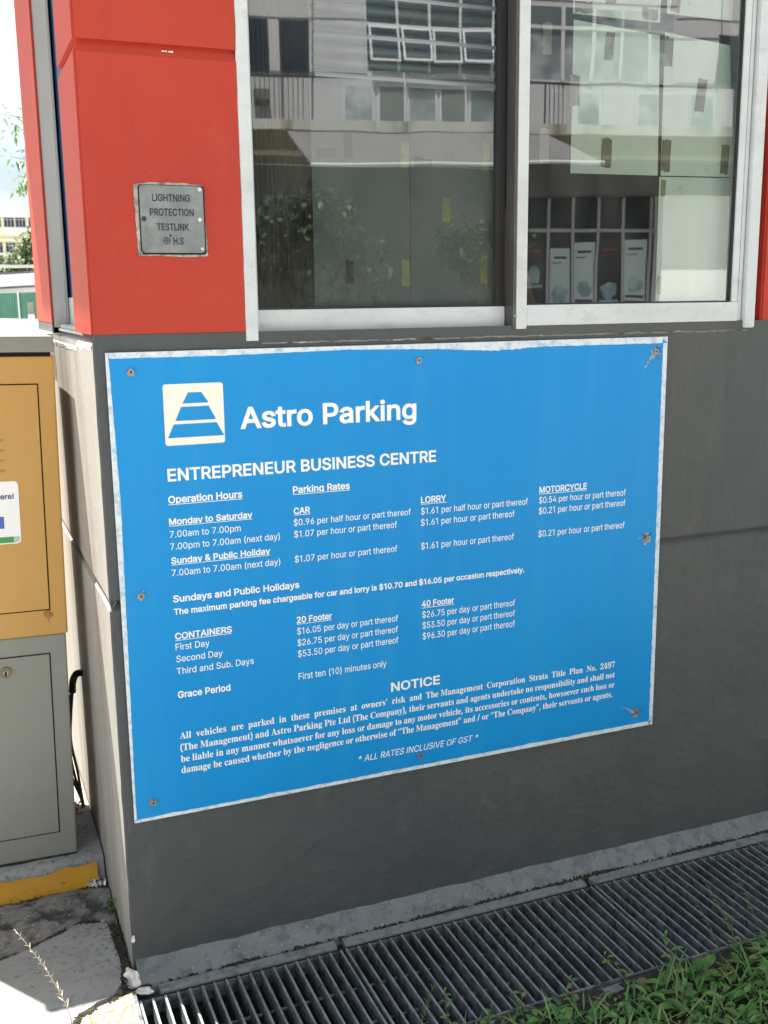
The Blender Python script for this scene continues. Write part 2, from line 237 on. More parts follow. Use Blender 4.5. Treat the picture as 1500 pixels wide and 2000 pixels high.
'b': """!|280|212,199 219,757 60,757 66,199;159,-35 193,-21 220,6 234,40 234,77 220,111 193,138 159,152 121,152 87,138 60,112 46,78 46,40 60,6 87,-21 121,-35
$|638|379,-136 379,863 258,863 258,-136;362,-41 403,-35 474,-13 507,5 557,48 593,103 611,165 612,225 601,274 589,299 531,363 457,404 255,468 208,499 203,504 196,523 199,559 217,589 251,612 302,624 349,623 395,610 429,587 448,555 457,510 606,510 599,574 580,632 543,683 494,723 433,750 398,760 362,765 287,765 217,751 155,723 126,703 83,658 65,628 46,566 47,493 59,455 77,421 103,391 168,346 209,328 409,265 450,236 462,210 459,172 447,151 412,121 360,104 321,100 247,113 222,126 192,157 181,183 175,225 18,225 37,127 66,68 111,21 140,1 203,-27 241,-36 319,-43
&|639|310,-39 369,-28 425,-7 453,9 497,46 555,115 595,195 608,253 614,350 472,350 459,248 433,188 409,158 346,112 294,98 245,100 207,116 181,142 172,162 169,187 172,211 182,232 240,288 385,395 439,444 478,505 493,575 491,604 478,650 452,692 416,726 369,750 316,762 285,764 229,758 178,739 136,710 104,670 84,622 78,569 83,522 98,478 149,400 506,-30 672,-22 265,485 236,531 226,569 234,600 255,620 289,628 314,624 321,621 337,605 340,600 343,579 336,549 317,525 100,357 42,286 24,241 19,190 27,129 38,99 70,48 116,6 174,-23 208,-32 244,-38
.|268|155,-35 189,-21 216,6 230,40 230,78 216,112 189,139 155,153 117,153 83,139 56,112 42,78 42,40 56,6 83,-21 117,-35
0|647|366,-37 408,-27 446,-12 480,11 512,39 559,109 591,198 601,249 607,305 607,422 591,527 577,574 558,618 511,687 480,716 445,738 408,754 366,764 282,764 240,754 202,738 168,716 137,688 111,655 88,616 56,528 46,476 40,421 40,304 56,199 70,151 110,72 137,38 167,10 202,-12 240,-27 281,-37;302,103 286,107 253,128 226,164 215,186 196,246 191,280 187,406 197,481 204,512 227,565 238,583 270,612 284,619 324,626 364,619 379,611 393,600 421,564 443,512 451,482 460,406 460,320 451,245 443,214 433,187 408,144 378,115 362,108 345,103
1|560|271,757 90,625 95,462 275,592 270,-30 421,-30 421,757
2|647|586,-30 586,111 248,111 248,74 404,236 504,352 558,443 575,531 566,595 542,652 502,700 451,736 390,759 321,767 252,759 190,736 137,698 97,647 72,586 60,487 207,487 220,563 241,597 273,618 319,626 378,613 397,601 419,571 427,531 416,478 379,422 61,80 61,-30
3|647|351,-38 422,-23 484,8 534,51 555,79 582,139 592,207 583,274 556,333 535,362 484,405 418,434 342,445 272,441 287,358 562,647 562,757 69,757 69,616 381,616 381,652 194,439 194,325 341,319 379,306 407,288 425,266 439,223 435,174 424,150 406,130 382,115 312,102 246,113 224,125 198,153 178,218 26,218 45,122 59,91 77,63 121,19 177,-14 242,-33 311,-40
4|647|620,121 620,262 207,262 496,756 336,757 27,235 27,121;520,-30 520,484 372,484 372,-30
5|647|354,-38 423,-20 456,-4 486,16 534,64 568,124 580,160 589,233 584,289 569,342 531,409 477,461 431,486 381,502 327,507 244,493 223,477 242,616 553,616 553,757 110,757 63,334 189,320 249,355 311,365 363,355 389,340 422,300 433,270 437,212 429,178 414,150 378,118 350,106 317,102 261,114 220,147 210,166 199,216 50,216 66,125 78,94 112,45 158,5 187,-11 217,-24 281,-38
6|647|359,-38 395,-31 458,-6 511,35 552,89 577,152 584,189 584,261 568,327 537,384 493,430 437,461 372,477 334,479 268,467 215,433 160,349 231,343 509,753 345,757 171,502 86,353 62,261 63,193 79,125 95,91 135,37 188,-5 251,-31 288,-38;307,101 264,116 232,146 213,190 210,244 224,291 252,325 291,345 340,347 382,333 414,303 433,260 436,206 422,159 394,124 355,104
7|647|254,-30 588,634 588,757 59,757 59,616 413,616 90,-30
8|647|362,-38 433,-24 494,5 523,25 566,71 593,127 601,161 601,219 590,269 568,314 539,352 500,383 459,399 459,362 492,377 518,399 555,450 573,511 573,573 567,606 542,658 522,684 478,723 422,750 390,760 357,765 289,765 224,751 168,723 122,683 90,634 78,603 70,544 73,509 91,450 128,399 154,377 188,362 188,399 146,383 107,352 77,313 49,245 44,194 46,160 54,128 80,72 102,45 151,5 213,-23 248,-33 285,-38;303,101 252,114 218,138 199,172 195,198 199,227 220,265 241,283 269,297 323,306 375,297 416,274 442,240 449,214 447,171 428,138 393,113 363,104;267,457 240,478 223,511 220,536 223,562 239,593 266,614 323,626 381,614 398,602 419,573 425,551 422,510 406,478 378,457 323,444
9|647|287,765 220,748 188,732 135,692 95,638 69,575 63,538 62,466 78,400 109,342 154,297 211,265 275,250 313,248 378,260 431,293 487,378 415,384 137,-26 302,-30 476,225 560,374 584,465 584,533 567,602 551,636 512,690 458,732 395,758 359,765;340,626 382,611 414,581 433,537 436,482 422,436 394,402 355,382 307,379 264,394 233,423 213,467 210,520 225,568 253,602 292,623
A|685|143,-30 301,423 391,713 291,713 349,522 543,-30 704,-30 416,757 267,757 -19,-30;558,173 558,314 127,314 127,173
B|652|353,-30 436,-23 505,-2 558,32 581,56 611,107 625,163 627,195 621,254 601,305 572,345 535,376 494,396 480,399 480,362 527,384 579,442 594,485 599,534 592,592 582,621 554,671 510,712 454,740 419,750 346,757 56,757 56,-30;208,300 374,299 408,291 435,277 455,259 474,221 478,195 476,180 462,148 452,137 437,127 385,113 208,112;208,615 371,613 412,600 436,578 448,549 449,518 435,482 420,464 400,451 337,438 208,438
C|729|411,-39 469,-30 522,-12 571,14 614,49 651,91 680,140 716,259 563,259 531,180 492,140 441,115 381,106 355,107 301,122 280,134 237,171 221,192 194,251 185,284 180,321 180,405 185,442 206,507 238,556 278,592 327,614 382,621 441,612 492,587 531,547 563,467 714,467 690,561 666,613 633,659 571,713 495,749 383,767 332,763 285,754 240,738 199,716 161,689 127,656 97,618 73,575 53,528 39,476 30,421 30,305 39,250 53,199 73,151 97,108 127,70 161,38 199,10 241,-12 285,-27 333,-37
D|717|369,-27 422,-18 471,-3 516,18 556,45 591,77 621,114 646,156 665,203 679,253 687,308 687,421 679,476 665,526 646,572 622,614 592,651 558,683 519,709 475,730 428,745 376,754 103,757 103,616 352,613 416,598 440,586 484,550 500,529 525,473 538,404 538,324 534,289 514,226 483,177 439,142 381,119 305,111 107,111 107,-30;56,757 56,-30 208,-30 208,757
E|598|566,-30 566,111 208,111 208,297 538,297 538,438 208,438 208,615 562,615 562,757 56,757 56,-30
F|586|208,-30 208,286 525,286 525,428 208,428 208,615 557,615 557,757 56,757 56,-30
G|743|429,-37 474,-30 551,0 588,23 647,80 689,152 702,195 710,239 713,395 374,395 374,254 631,283 566,324 556,235 550,213 527,171 496,140 457,118 410,107 354,108 329,113 279,135 238,170 206,221 194,249 180,322 180,405 185,442 206,507 238,557 278,592 326,614 379,621 441,612 490,586 528,545 564,468 717,468 692,559 667,611 616,675 572,710 523,738 468,756 409,765 330,764 282,754 238,738 197,716 159,689 125,656 96,618 72,575 52,527 38,476 30,421 30,305 38,250 52,199 72,152 96,109 126,71 159,38 198,10 240,-12 285,-27 334,-37
H|738|208,-30 208,301 530,301 530,-30 683,-30 683,757 530,757 530,443 208,443 208,757 56,757 56,-30
I|260|55,-30 205,-30 205,757 55,757
J|566|315,-36 361,-24 404,-4 441,25 472,61 494,105 506,154 510,207 510,757 358,757 358,210 351,159 332,127 302,108 287,103 241,103 226,108 196,127 176,160 172,180 169,277 16,277 21,154 34,105 56,61 87,25 125,-4 167,-24 214,-36 264,-40
K|667|337,363 342,363 684,746 506,757 226,453 119,319 133,167;208,-30 208,757 56,757 56,-30;690,-25 327,492 231,371 516,-30
L|561|546,-30 546,111 208,111 208,757 56,757 56,-30
M|897|204,-30 200,683 118,683 199,448 388,-30 509,-30 696,449 774,683 695,683 692,527 690,-30 841,-30 841,757 660,757 475,277 398,40 500,40 439,237 237,757 56,757 56,-30
N|748|209,-30 209,416 199,683 106,669 228,457 536,-30 692,-30 692,757 540,757 540,224 550,42 638,55 544,230 211,757 56,757 56,-30
O|762|430,-37 478,-27 522,-12 564,10 602,38 636,71 665,108 690,151 709,199 723,250 732,305 732,421 723,476 709,528 690,575 665,618 636,656 602,689 564,716 522,738 478,754 430,764 333,764 285,754 241,738 199,716 161,689 127,656 98,618 73,575 53,528 39,476 30,421 30,305 39,250 53,198 73,151 98,108 127,70 161,38 199,10 241,-12 285,-27 333,-37;354,108 302,122 279,134 259,149 221,193 194,250 185,283 180,320 180,405 194,478 206,507 221,533 259,577 278,592 328,614 353,619 410,619 434,614 483,593 525,557 541,536 569,477 577,443 583,406 583,320 577,284 556,219 523,168 505,150 484,135 434,113 410,108
P|635|208,-30 208,616 356,615 396,606 409,600 433,582 449,560 458,532 461,478 454,447 442,421 422,401 396,386 330,376 126,376 126,235 338,235 420,244 489,269 544,311 583,365 606,427 612,462 612,531 606,566 583,628 545,681 518,704 456,738 380,755 56,757 56,-30
Q|762|449,47 558,-98 717,-92 462,257 302,251;430,-37 478,-27 522,-12 564,10 602,38 636,71 665,108 690,151 709,199 723,250 732,305 732,421 723,476 709,528 690,575 665,618 636,656 602,689 564,716 522,738 478,754 430,764 333,764 285,754 241,738 199,716 161,689 127,656 98,618 73,575 53,528 39,476 30,421 30,305 39,250 53,198 73,151 98,108 127,70 161,38 199,10 241,-12 285,-27 333,-37;354,108 302,122 279,134 259,149 221,193 194,250 185,283 180,320 180,405 194,478 206,507 221,533 259,577 278,592 328,614 353,619 410,619 434,614 483,593 525,557 541,536 569,477 577,443 583,406 583,320 577,284 556,219 523,168 505,150 484,135 434,113 410,108
R|641|208,-30 208,616 356,615 412,600 434,585 450,564 459,538 462,485 456,456 443,433 425,416 398,403 332,394 108,394 108,252 338,252 420,260 489,283 545,321 584,373 607,433 613,469 613,537 607,572 585,632 566,662 519,707 457,739 380,755 56,757 56,-30;662,-30 450,357 279,357 486,-30
S|638|362,-41 403,-35 474,-13 507,5 557,48 593,103 611,165 612,225 601,274 589,299 531,363 457,404 255,468 208,499 203,504 196,523 199,559 217,589 251,612 302,624 349,623 395,610 429,587 448,555 457,510 606,510 599,574 580,632 543,683 494,723 433,750 398,760 362,765 287,765 217,751 155,723 126,703 83,658 65,628 46,566 47,493 59,455 77,421 103,391 168,346 209,328 409,265 450,236 462,210 459,172 447,151 412,121 360,104 321,100 247,113 222,126 192,157 181,183 175,225 18,225 37,127 66,68 111,21 140,1 203,-27 241,-36 319,-43
T|641|245,615 245,-30 397,-30 397,615 626,615 626,757 15,757 15,615
U|739|415,-40 496,-21 566,15 597,41 644,99 674,169 683,245 683,757 531,757 531,255 530,234 520,194 501,160 490,147 458,124 418,109 370,104 321,109 282,124 249,147 238,160 218,195 213,212 208,256 208,757 56,757 56,246 58,206 77,134 96,98 143,40 206,-5 282,-32 326,-40
V|685|418,-30 704,757 542,757 385,304 294,14 395,14 336,206 142,757 -20,757 270,-30
W|980|352,-30 508,557 535,708 444,708 473,553 496,454 628,-30 780,-30 996,757 839,757 718,287 660,27 747,27 707,215 566,757 414,757 273,215 233,27 318,27 280,214 141,757 -16,757 199,-30
X|677|146,-30 320,221 401,360 279,360 331,264 529,-30 701,-26 359,444 359,307 687,752 518,757 363,532 280,387 398,387 345,485 165,757 -7,753 321,303 321,441 -23,-26
Y|674|413,-30 413,289 701,755 527,757 332,432 273,299 403,299 344,431 147,757 -28,755 261,289 261,-30
Z|626|601,-30 601,112 87,107 130,-9 215,97 597,650 597,757 28,757 28,615 539,620 496,735 413,633 30,76 30,-30
a|556|319,-27 381,13 404,44 365,44 365,-30 511,-30 510,390 505,421 487,472 444,526 423,541 349,571 277,579 181,565 114,533 74,499 56,477 15,398 156,356 190,408 225,432 279,442 328,432 354,408 363,366 362,361 363,363 328,353 172,330 97,303 62,278 36,246 19,204 13,154 20,98 30,70 59,26 99,-8 147,-30 199,-41 230,-42;197,103 171,122 162,152 164,168 170,177 203,198 380,231 364,223 364,199 360,172 350,148 334,127 311,110 281,99 244,95
b|606|365,-39 432,-20 465,-2 517,45 556,108 580,183 586,226 586,314 570,394 538,464 492,519 433,558 365,577 299,578 231,560 174,515 154,486 192,486 192,757 45,757 45,-30 190,-30 190,54 153,54 175,24 232,-22 300,-41;295,98 262,109 250,116 224,142 216,156 195,219 192,297 207,366 214,381 236,410 263,430 277,436 294,440 336,440 351,436 382,420 406,395 414,382 435,319 437,245 423,176 415,160 394,129 366,108 352,102 335,98
c|565|381,-30 455,6 512,63 561,167 417,203 391,143 368,119 337,103 295,96 276,98 239,109 227,117 201,145 192,159 176,199 169,244 169,292 183,359 201,393 227,420 239,428 276,440 295,441 337,435 367,419 390,396 416,339 559,376 510,478 453,533 380,568 296,579 220,570 183,557 121,518 73,463 53,428 27,354 21,311 21,225 27,183 38,143 72,76 95,45 150,-2 185,-20 255,-39 297,-42
d|606|307,-41 374,-22 432,24 453,54 417,54 417,-30 561,-30 561,757 414,757 414,486 453,486 432,515 375,560 307,578 242,577 174,558 115,519 69,464 37,395 21,314 21,225 36,144 68,75 114,19 173,-20 242,-39;273,98 238,109 226,118 214,128 192,158 172,221 169,296 183,363 201,397 211,409 240,430 254,436 271,440 313,440 328,436 359,421 383,397 391,384 411,321 415,271 411,220 390,155 382,142 358,117 327,102 313,98
e|577|333,-41 390,-30 462,3 517,54 565,150 422,185 386,126 352,104 303,96 263,101 248,106 216,124 206,134 185,165 172,204 167,255 168,319 183,372 214,413 240,431 274,440 314,440 328,437 359,423 369,414 390,388 404,354 419,237 516,326 77,346 77,212 562,212 555,349 548,384 526,441 496,489 456,527 390,563 295,579 252,577 182,557 147,538 93,491 70,459 37,391 27,351 21,309 21,224 27,182 52,109 72,74 121,19 184,-19 222,-32 262,-39
f|362|-21,572 -21,437 356,437 356,572;232,-30 234,612 240,632 242,635 255,643 278,647 346,635 384,765 323,782 266,787 183,770 159,757 112,712 92,668 86,642 85,-30
g|607|330,-244 395,-232 427,-222 482,-191 526,-145 553,-85 562,-15 562,572 417,572 417,486 455,486 433,515 378,559 353,569 280,579 208,570 144,540 91,494 52,433 37,395 21,317 21,230 27,187 51,116 71,83 116,33 146,12 209,-15 278,-23 330,-19 374,-5 431,38 453,68 415,68 415,-7 413,-34 407,-55 397,-71 384,-84 368,-94 322,-107 297,-109 232,-98 194,-72 152,-19 27,-90 98,-180 181,-228 264,-244;273,116 238,126 226,133 200,156 192,168 172,227 169,299 184,365 191,380 212,409 240,430 255,436 272,440 312,440 347,429 358,422 384,397 392,385 412,324 416,275 412,226 392,166 384,155 360,133 329,119 314,116
h|586|194,343 201,376 215,401 233,420 257,432 284,439 321,438 356,424 368,414 377,401 391,361 393,-30 540,-30 539,380 526,443 513,473 481,519 436,553 384,573 324,579 258,570 201,543 173,519 133,459 102,381 192,381 192,757 45,757 45,-30 192,-30
i|238|192,-30 192,572 45,572 45,-30;137,604 170,616 195,641 209,672 209,708 196,740 170,765 137,777 102,777 70,764 44,740 30,708 30,672 44,641 70,616 102,604
j|238|45,-39 37,-78 30,-87 14,-93 -44,-95 -44,-236 59,-229 85,-221 127,-198 161,-163 188,-96 192,-44 192,572 45,572;137,604 169,616 195,641 209,672 209,708 195,740 169,765 137,777 101,777 69,764 43,740 30,708 30,672 43,641 69,616 101,604
k|544|265,255 276,255 557,560 394,572 160,332 127,332 138,151;192,-30 192,757 45,757 45,-30;579,-23 276,372 171,268 405,-30
l|240|45,-30 195,-30 195,757 45,757
m|871|192,-30 192,338 196,373 206,397 231,426 237,429 286,442 317,437 340,422 357,399 360,388 362,-30 509,-30 509,350 521,400 552,431 571,439 597,442 630,437 657,422 664,415 676,384 678,-30 826,-30 824,398 811,458 784,507 747,543 723,558 676,576 623,582 531,564 460,511 433,472 403,391 497,391 480,458 467,488 431,538 378,571 312,582 233,565 167,515 141,475 111,392 191,392 190,572 45,572 45,-30
n|585|194,343 201,376 215,401 233,420 257,432 284,439 321,438 356,424 368,414 377,401 391,361 393,-30 540,-30 539,380 526,443 513,473 480,519 436,553 384,573 324,579 258,570 201,543 173,519 133,459 102,381 190,381 189,572 45,572 45,-30 192,-30
o|593|335,-40 375,-32 442,-3 473,20 521,75 555,144 566,183 572,225 572,311 566,354 541,429 499,491 472,518 410,557 374,569 335,577 256,577 185,558 150,539 95,493 71,462 38,394 27,353 21,311 21,224 38,145 53,108 73,74 121,20 183,-19 219,-32 257,-40;274,98 257,102 225,119 213,129 192,160 171,222 168,268 171,315 192,378 201,392 226,419 258,436 274,439 318,439 354,428 368,419 380,408 402,377 422,314 426,268 422,222 402,159 393,145 368,118 336,102 319,98
p|606|192,-234 192,54 153,54 175,24 233,-22 300,-41 365,-39 433,-20 492,19 538,75 570,144 586,225 588,270 580,355 570,394 555,432 516,493 464,540 400,570 327,579 253,569 229,558 174,515 153,486 190,486 190,572 45,572 45,-234;295,98 262,109 250,116 224,142 216,156 195,219 192,297 207,366 214,381 236,410 263,430 277,436 294,440 336,440 351,436 382,420 406,395 414,382 435,319 437,245 423,176 415,160 394,129 366,108 352,102 335,98
q|606|561,572 417,572 417,486 453,486 432,515 377,558 353,569 280,579 208,570 173,557 115,519 69,464 37,395 21,314 21,225 36,144 68,76 90,45 143,-2 206,-32 242,-39 279,-42 331,-37 375,-21 432,24 453,54 414,54 414,-234 561,-234;273,98 238,109 226,118 214,128 192,158 172,221 169,296 183,363 201,397 211,409 240,430 254,436 271,440 313,440 328,436 359,421 383,397 391,384 411,321 415,271 411,220 390,155 382,142 358,117 327,102 313,98
r|370|192,-30 192,336 200,378 221,408 254,428 297,435 378,427 378,578 276,578 226,563 200,549 162,514 147,488 189,488 189,572 45,572 45,-30
s|521|293,-40 354,-29 384,-18 433,10 471,50 495,97 501,126 501,183 492,216 460,266 406,304 336,328 255,347 194,373 193,375 187,388 187,406 189,412 194,419 217,435 249,444 268,445 287,444 317,435 335,419 368,362 507,393 451,504 397,549 325,575 236,578 153,557 105,529 68,491 45,446 38,417 39,360 48,327 81,276 135,238 205,214 312,188 335,177 346,166 351,155 351,137 349,132 331,114 301,100 283,96 239,96 207,105 183,121 176,129 152,187 14,158 28,102 49,56 66,34 103,1 149,-23 203,-37
t|325|-21,572 -21,437 321,437 321,572;63,130 74,65 89,34 111,8 139,-12 202,-34 277,-34 340,-21 312,110 244,101 224,104 219,108 211,128 210,703 63,703
u|586|294,-35 356,-17 411,21 452,82 483,161 396,161 396,-30 540,-30 540,572 393,572 393,220 389,182 379,154 351,122 330,110 284,102 266,103 231,117 206,143 200,158 192,208 192,572 45,572 45,197 51,130 60,97 87,45 125,5 150,-11 176,-23 231,-36
v|556|344,-30 574,572 414,572 291,231 223,0 334,0 265,231 142,572 -19,572 212,-30
w|810|307,-30 404,313 453,512 356,512 427,237 504,-30 636,-30 818,572 663,572 561,200 521,29 612,29 574,201 475,572 337,572 236,200 198,29 288,29 249,202 147,572 -8,572 174,-30
x|541|147,-30 237,106 344,289 195,288 304,106 393,-30 560,-26 287,340 288,207 552,568 386,572 308,452 199,264 347,266 160,572 -9,568 255,210 255,345 -20,-26
y|556|87,-234 133,-238 212,-222 275,-173 319,-96 574,572 415,572 291,231 222,0 334,0 265,231 142,572 -19,572 200,-2 188,-39 164,-84 141,-96 65,-91 31,-219
z|543|514,-30 514,110 210,110 210,76 505,462 505,572 38,572 38,431 333,431 333,467 30,76 30,-30""",
's': """(|288|285,-167 214,-50 192,-1 159,103 142,210 142,320 148,374 173,482 214,583 286,700 171,701 102,600 57,494 31,381 25,322 25,205 31,146 57,35 102,-69 171,-168
)|288|117,-168 186,-69 231,35 257,146 263,205 263,322 246,437 231,494 186,600 117,701 2,700 74,583 96,534 129,428 146,319 146,209 140,156 115,50 74,-50 2,-167
,|257|112,-140 163,-17 202,103 186,127 74,127 20,-140
.|257|180,-12 192,3 203,33 203,71 192,102 179,116 128,133 77,115 65,101 54,71 54,33 65,3 77,-12 128,-30
/|357|103,-16 370,701 254,701 -13,-16
2|536|491,-4 496,205 433,205 413,146 397,126 375,114 348,110 130,108 343,311 420,399 460,469 472,535 469,571 458,603 440,631 415,655 383,674 344,688 299,696 248,699 184,694 130,681 88,659 58,632 40,600 35,583 36,540 42,519 69,488 110,472 164,466 169,542 184,593 195,610 209,622 227,630 264,630 290,618 300,608 314,577 319,531 307,440 263,352 173,246 30,100 30,-4
4|536|513,-4 513,54 443,67 435,73 424,100 422,174 522,174 522,246 422,246 422,689 283,689 8,238 8,174 274,174 273,100 262,73 253,67 199,55 169,55 169,-4;213,454 284,590 276,501 274,246 86,246
7|536|243,-4 509,637 509,689 43,689 38,480 103,480 115,551 125,565 140,573 407,576 152,-4
9|536|254,-12 287,-6 346,17 394,53 433,100 462,157 482,223 497,372 495,427 479,519 466,558 428,621 405,645 351,679 288,696 253,699 189,691 160,682 134,669 89,633 71,611 45,558 36,528 30,462 33,416 43,376 60,341 84,312 112,289 145,273 182,263 222,260 267,265 305,279 355,324 342,208 315,122 275,72 222,55 181,62 165,71 138,99 109,159 69,137 56,99 72,45 107,11 165,-10;225,345 199,369 182,410 177,468 178,506 189,566 199,587 225,617 259,626 279,623 296,613 312,597 326,574 346,502 354,398 318,354 306,347 263,337
A|624|186,-4 186,30 147,33 126,40 115,52 111,69 116,100 150,185 358,185 401,65 397,50 383,39 360,32 323,30 323,-4 637,-4 637,29 609,35 590,51 552,125 323,669 292,670 66,108 31,46 11,34 -16,29 -16,-4;252,450 339,233 168,233
C|669|450,-10 523,17 588,62 645,127 612,157 562,104 537,84 510,67 454,45 397,38 315,55 257,108 221,198 209,323 220,458 252,554 305,610 379,629 413,626 446,617 477,601 506,578 557,518 597,436 628,436 628,669 596,669 580,635 568,628 554,626 442,660 370,669 323,666 278,658 236,644 196,625 160,601 128,572 100,540 77,503 58,463 44,420 33,326 44,231 57,188 76,147 127,78 159,49 194,25 233,5 275,-8 319,-17 367,-19
L|609|577,-4 615,225 582,225 555,162 525,116 490,83 448,60 397,48 334,43 287,48 269,69 264,118 264,541 272,593 282,607 299,616 361,623 361,654 19,654 19,623 62,617 86,604 93,594 101,563 102,115 98,73 86,48 63,35 18,28 18,-4
M|906|246,-4 246,29 200,33 173,45 166,55 156,90 151,552 383,-4 414,-4 649,567 646,119 639,65 616,39 561,28 561,-4 885,-4 885,28 833,37 811,63 804,122 804,540 808,578 821,602 844,615 886,623 886,654 639,654 453,210 266,654 17,654 17,623 73,614 97,592 103,546 103,113 99,72 93,58 74,41 16,28 16,-4
N|705|607,-19 608,561 615,594 622,604 645,617 689,623 689,654 469,654 469,623 525,613 548,590 554,539 557,246 225,654 22,654 22,624 50,615 104,553 104,113 98,61 75,37 22,28 22,-4 242,-4 242,28 182,40 172,47 161,71 157,112 154,495 574,-19
P|597|349,-4 349,28 290,41 280,48 268,73 264,115 264,290 401,293 450,302 492,318 526,340 553,367 573,399 584,434 587,501 572,549 560,570 526,606 481,632 450,642 362,653 19,655 19,623 62,616 86,602 98,579 101,562 102,115 98,73 86,48 63,35 18,28 18,-4;264,568 273,602 309,612 358,603 376,593 390,578 400,559 407,534 413,470 406,405 397,382 385,363 369,350 347,340 320,334 264,332
S|557|90,-19 102,7 121,13 226,-15 274,-18 343,-12 374,-4 428,22 451,39 487,80 510,131 517,190 504,270 485,304 456,336 364,393 272,436 199,484 181,510 175,543 182,578 202,606 217,617 255,630 277,631 316,626 352,609 386,583 429,527 458,452 489,452 489,670 455,670 445,646 428,639 328,663 264,670 210,664 186,656 141,632 107,598 92,577 73,530 67,474 77,411 89,383 107,358 157,312 191,290 353,205 376,182 390,156 394,127 392,107 377,70 348,42 306,27 281,25 246,28 215,37 187,52 162,74 141,102 122,136 92,229 57,229 57,-19
T|604|472,-4 472,29 424,33 398,46 385,72 381,91 380,614 454,605 507,574 541,524 559,449 590,449 590,654 11,654 11,450 44,450 62,523 77,550 96,573 119,591 146,604 178,612 219,615 217,92 208,58 200,47 174,34 127,29 127,-4
a|491|394,-15 422,-5 448,13 475,39 459,65 435,53 425,59 420,338 412,371 398,398 379,420 353,437 320,449 279,456 231,459 179,455 134,443 96,425 57,386 44,355 47,310 71,279 110,268 137,273 160,285 175,305 180,330 153,392 156,403 166,411 211,418 228,417 255,408 271,391 279,363 280,274 221,257 124,218 88,198 61,175 41,150 29,121 27,68 42,29 71,0 90,-9 136,-17 178,-13 217,-1 254,19 284,43 289,20 306,-1 331,-14 364,-18;197,56 184,68 176,89 173,120 180,162 201,195 235,221 280,236 280,92 246,62 216,52
b|515|77,-20 150,35 178,13 209,-4 242,-15 305,-16 362,0 411,33 449,78 477,135 485,167 492,237 487,298 480,326 458,375 427,415 408,430 387,443 341,457 281,455 249,444 220,426 200,404 202,654 8,654 8,625 49,609 57,554 57,-20;235,29 217,42 205,65 202,98 202,345 210,366 224,382 263,396 284,394 301,386 315,374 326,357 335,334 345,269 345,179 335,100 316,50 302,36 283,27 261,24
c|419|277,-12 327,7 371,39 412,87 388,108 339,70 316,62 292,59 264,62 239,72 218,88 199,111 184,141 173,176 164,268 169,335 184,383 208,411 242,420 258,418 269,412 276,402 280,328 291,305 311,292 351,289 383,305 399,337 398,373 378,413 338,443 283,458 219,458 189,452 135,428 110,410 70,366 41,312 31,281 26,248 25,182 30,151 50,95 81,48 122,12 169,-11 195,-17 223,-18
d|529|237,-14 271,0 299,22 317,51 315,-19 420,4 509,12 509,42 480,50 468,60 460,108 460,654 247,654 247,624 301,611 311,597 315,572 316,406 298,427 271,445 241,455 208,459 158,451 114,428 76,391 48,341 37,311 25,246 25,178 36,120 58,69 90,28 129,-2 175,-17;226,47 211,54 199,67 181,110 173,177 173,262 182,330 200,374 213,387 229,394 248,397 292,382 307,365 315,345 315,109 303,83 275,54 255,46
e|430|276,-11 327,12 372,49 412,104 385,129 360,98 336,79 311,68 285,65 236,75 201,107 179,161 171,233 408,233 405,294 396,336 380,372 358,403 331,427 300,445 264,455 197,457 170,451 122,428 81,392 50,345 39,318 25,258 25,189 30,156 38,125 63,70 98,28 119,12 142,-2 192,-17 220,-18;170,291 174,348 186,389 204,412 230,420 256,413 272,394 284,307 284,278 170,278
f|305|289,-4 289,27 249,30 228,40 219,59 216,74 215,391 295,391 295,447 215,447 215,557 223,613 227,619 245,628 267,628 277,622 278,618 260,559 264,536 277,518 320,503 343,508 363,521 376,542 380,571 371,608 360,625 326,652 278,666 209,665 175,657 144,644 118,625 97,601 83,573 74,541 71,447 19,447 19,391 71,391 71,105 67,51 54,35 17,26 17,-4
g|467|264,-202 314,-195 356,-182 391,-165 419,-142 439,-116 451,-86 454,-31 444,5 424,34 392,54 371,61 251,74 177,76 160,81 151,90 149,110 163,131 203,145 270,144 315,153 354,172 385,198 408,231 415,250 420,291 412,341 390,379 457,379 457,439 333,439 253,458 171,454 124,439 84,416 53,385 34,347 28,303 35,254 57,212 94,179 138,157 73,122 45,94 36,78 30,43 34,18 46,-4 67,-23 91,-36 62,-46 37,-63 21,-83 16,-106 19,-127 44,-162 93,-189 164,-203;210,183 188,197 175,227 168,272 168,331 175,376 188,405 198,413 225,420 251,413 268,392 278,356 280,272 274,227 261,197 239,183;200,-161 154,-152 138,-144 116,-125 109,-103 111,-89 116,-76 140,-53 292,-53 354,-63 367,-75 372,-94 363,-123 337,-144 293,-158
h|544|261,-4 261,26 236,31 224,39 215,80 215,334 250,371 269,380 290,384 311,379 323,367 332,310 332,80 329,56 322,40 311,30 285,26 285,-4 523,-4 523,26 497,31 485,39 476,80 476,302 468,370 444,419 403,449 347,459 307,454 270,440 237,416 213,386 215,654 23,654 23,625 49,620 62,611 71,569 71,80 61,40 22,26 22,-4
i|283|159,514 186,525 207,546 219,574 219,605 208,632 187,654 159,665 128,665 101,654 80,632 69,605 69,574 80,546 101,525 128,514;261,-4 261,26 224,40 216,80 216,447 26,447 25,416 63,404 71,359 71,80 61,40 22,26 22,-4
k|512|261,-4 261,26 224,40 215,80 215,190 231,204 327,68 337,45 331,32 297,26 297,-4 541,-4 541,26 516,33 497,52 323,298 418,388 442,402 497,416 497,447 290,447 290,416 334,410 341,405 343,388 321,357 213,246 215,654 26,654 25,624 52,619 63,611 71,568 71,80 61,40 21,26 21,-4
l|285|261,-4 261,26 224,40 216,80 216,654 25,654 25,624 52,620 63,611 71,568 71,80 61,40 22,26 22,-4
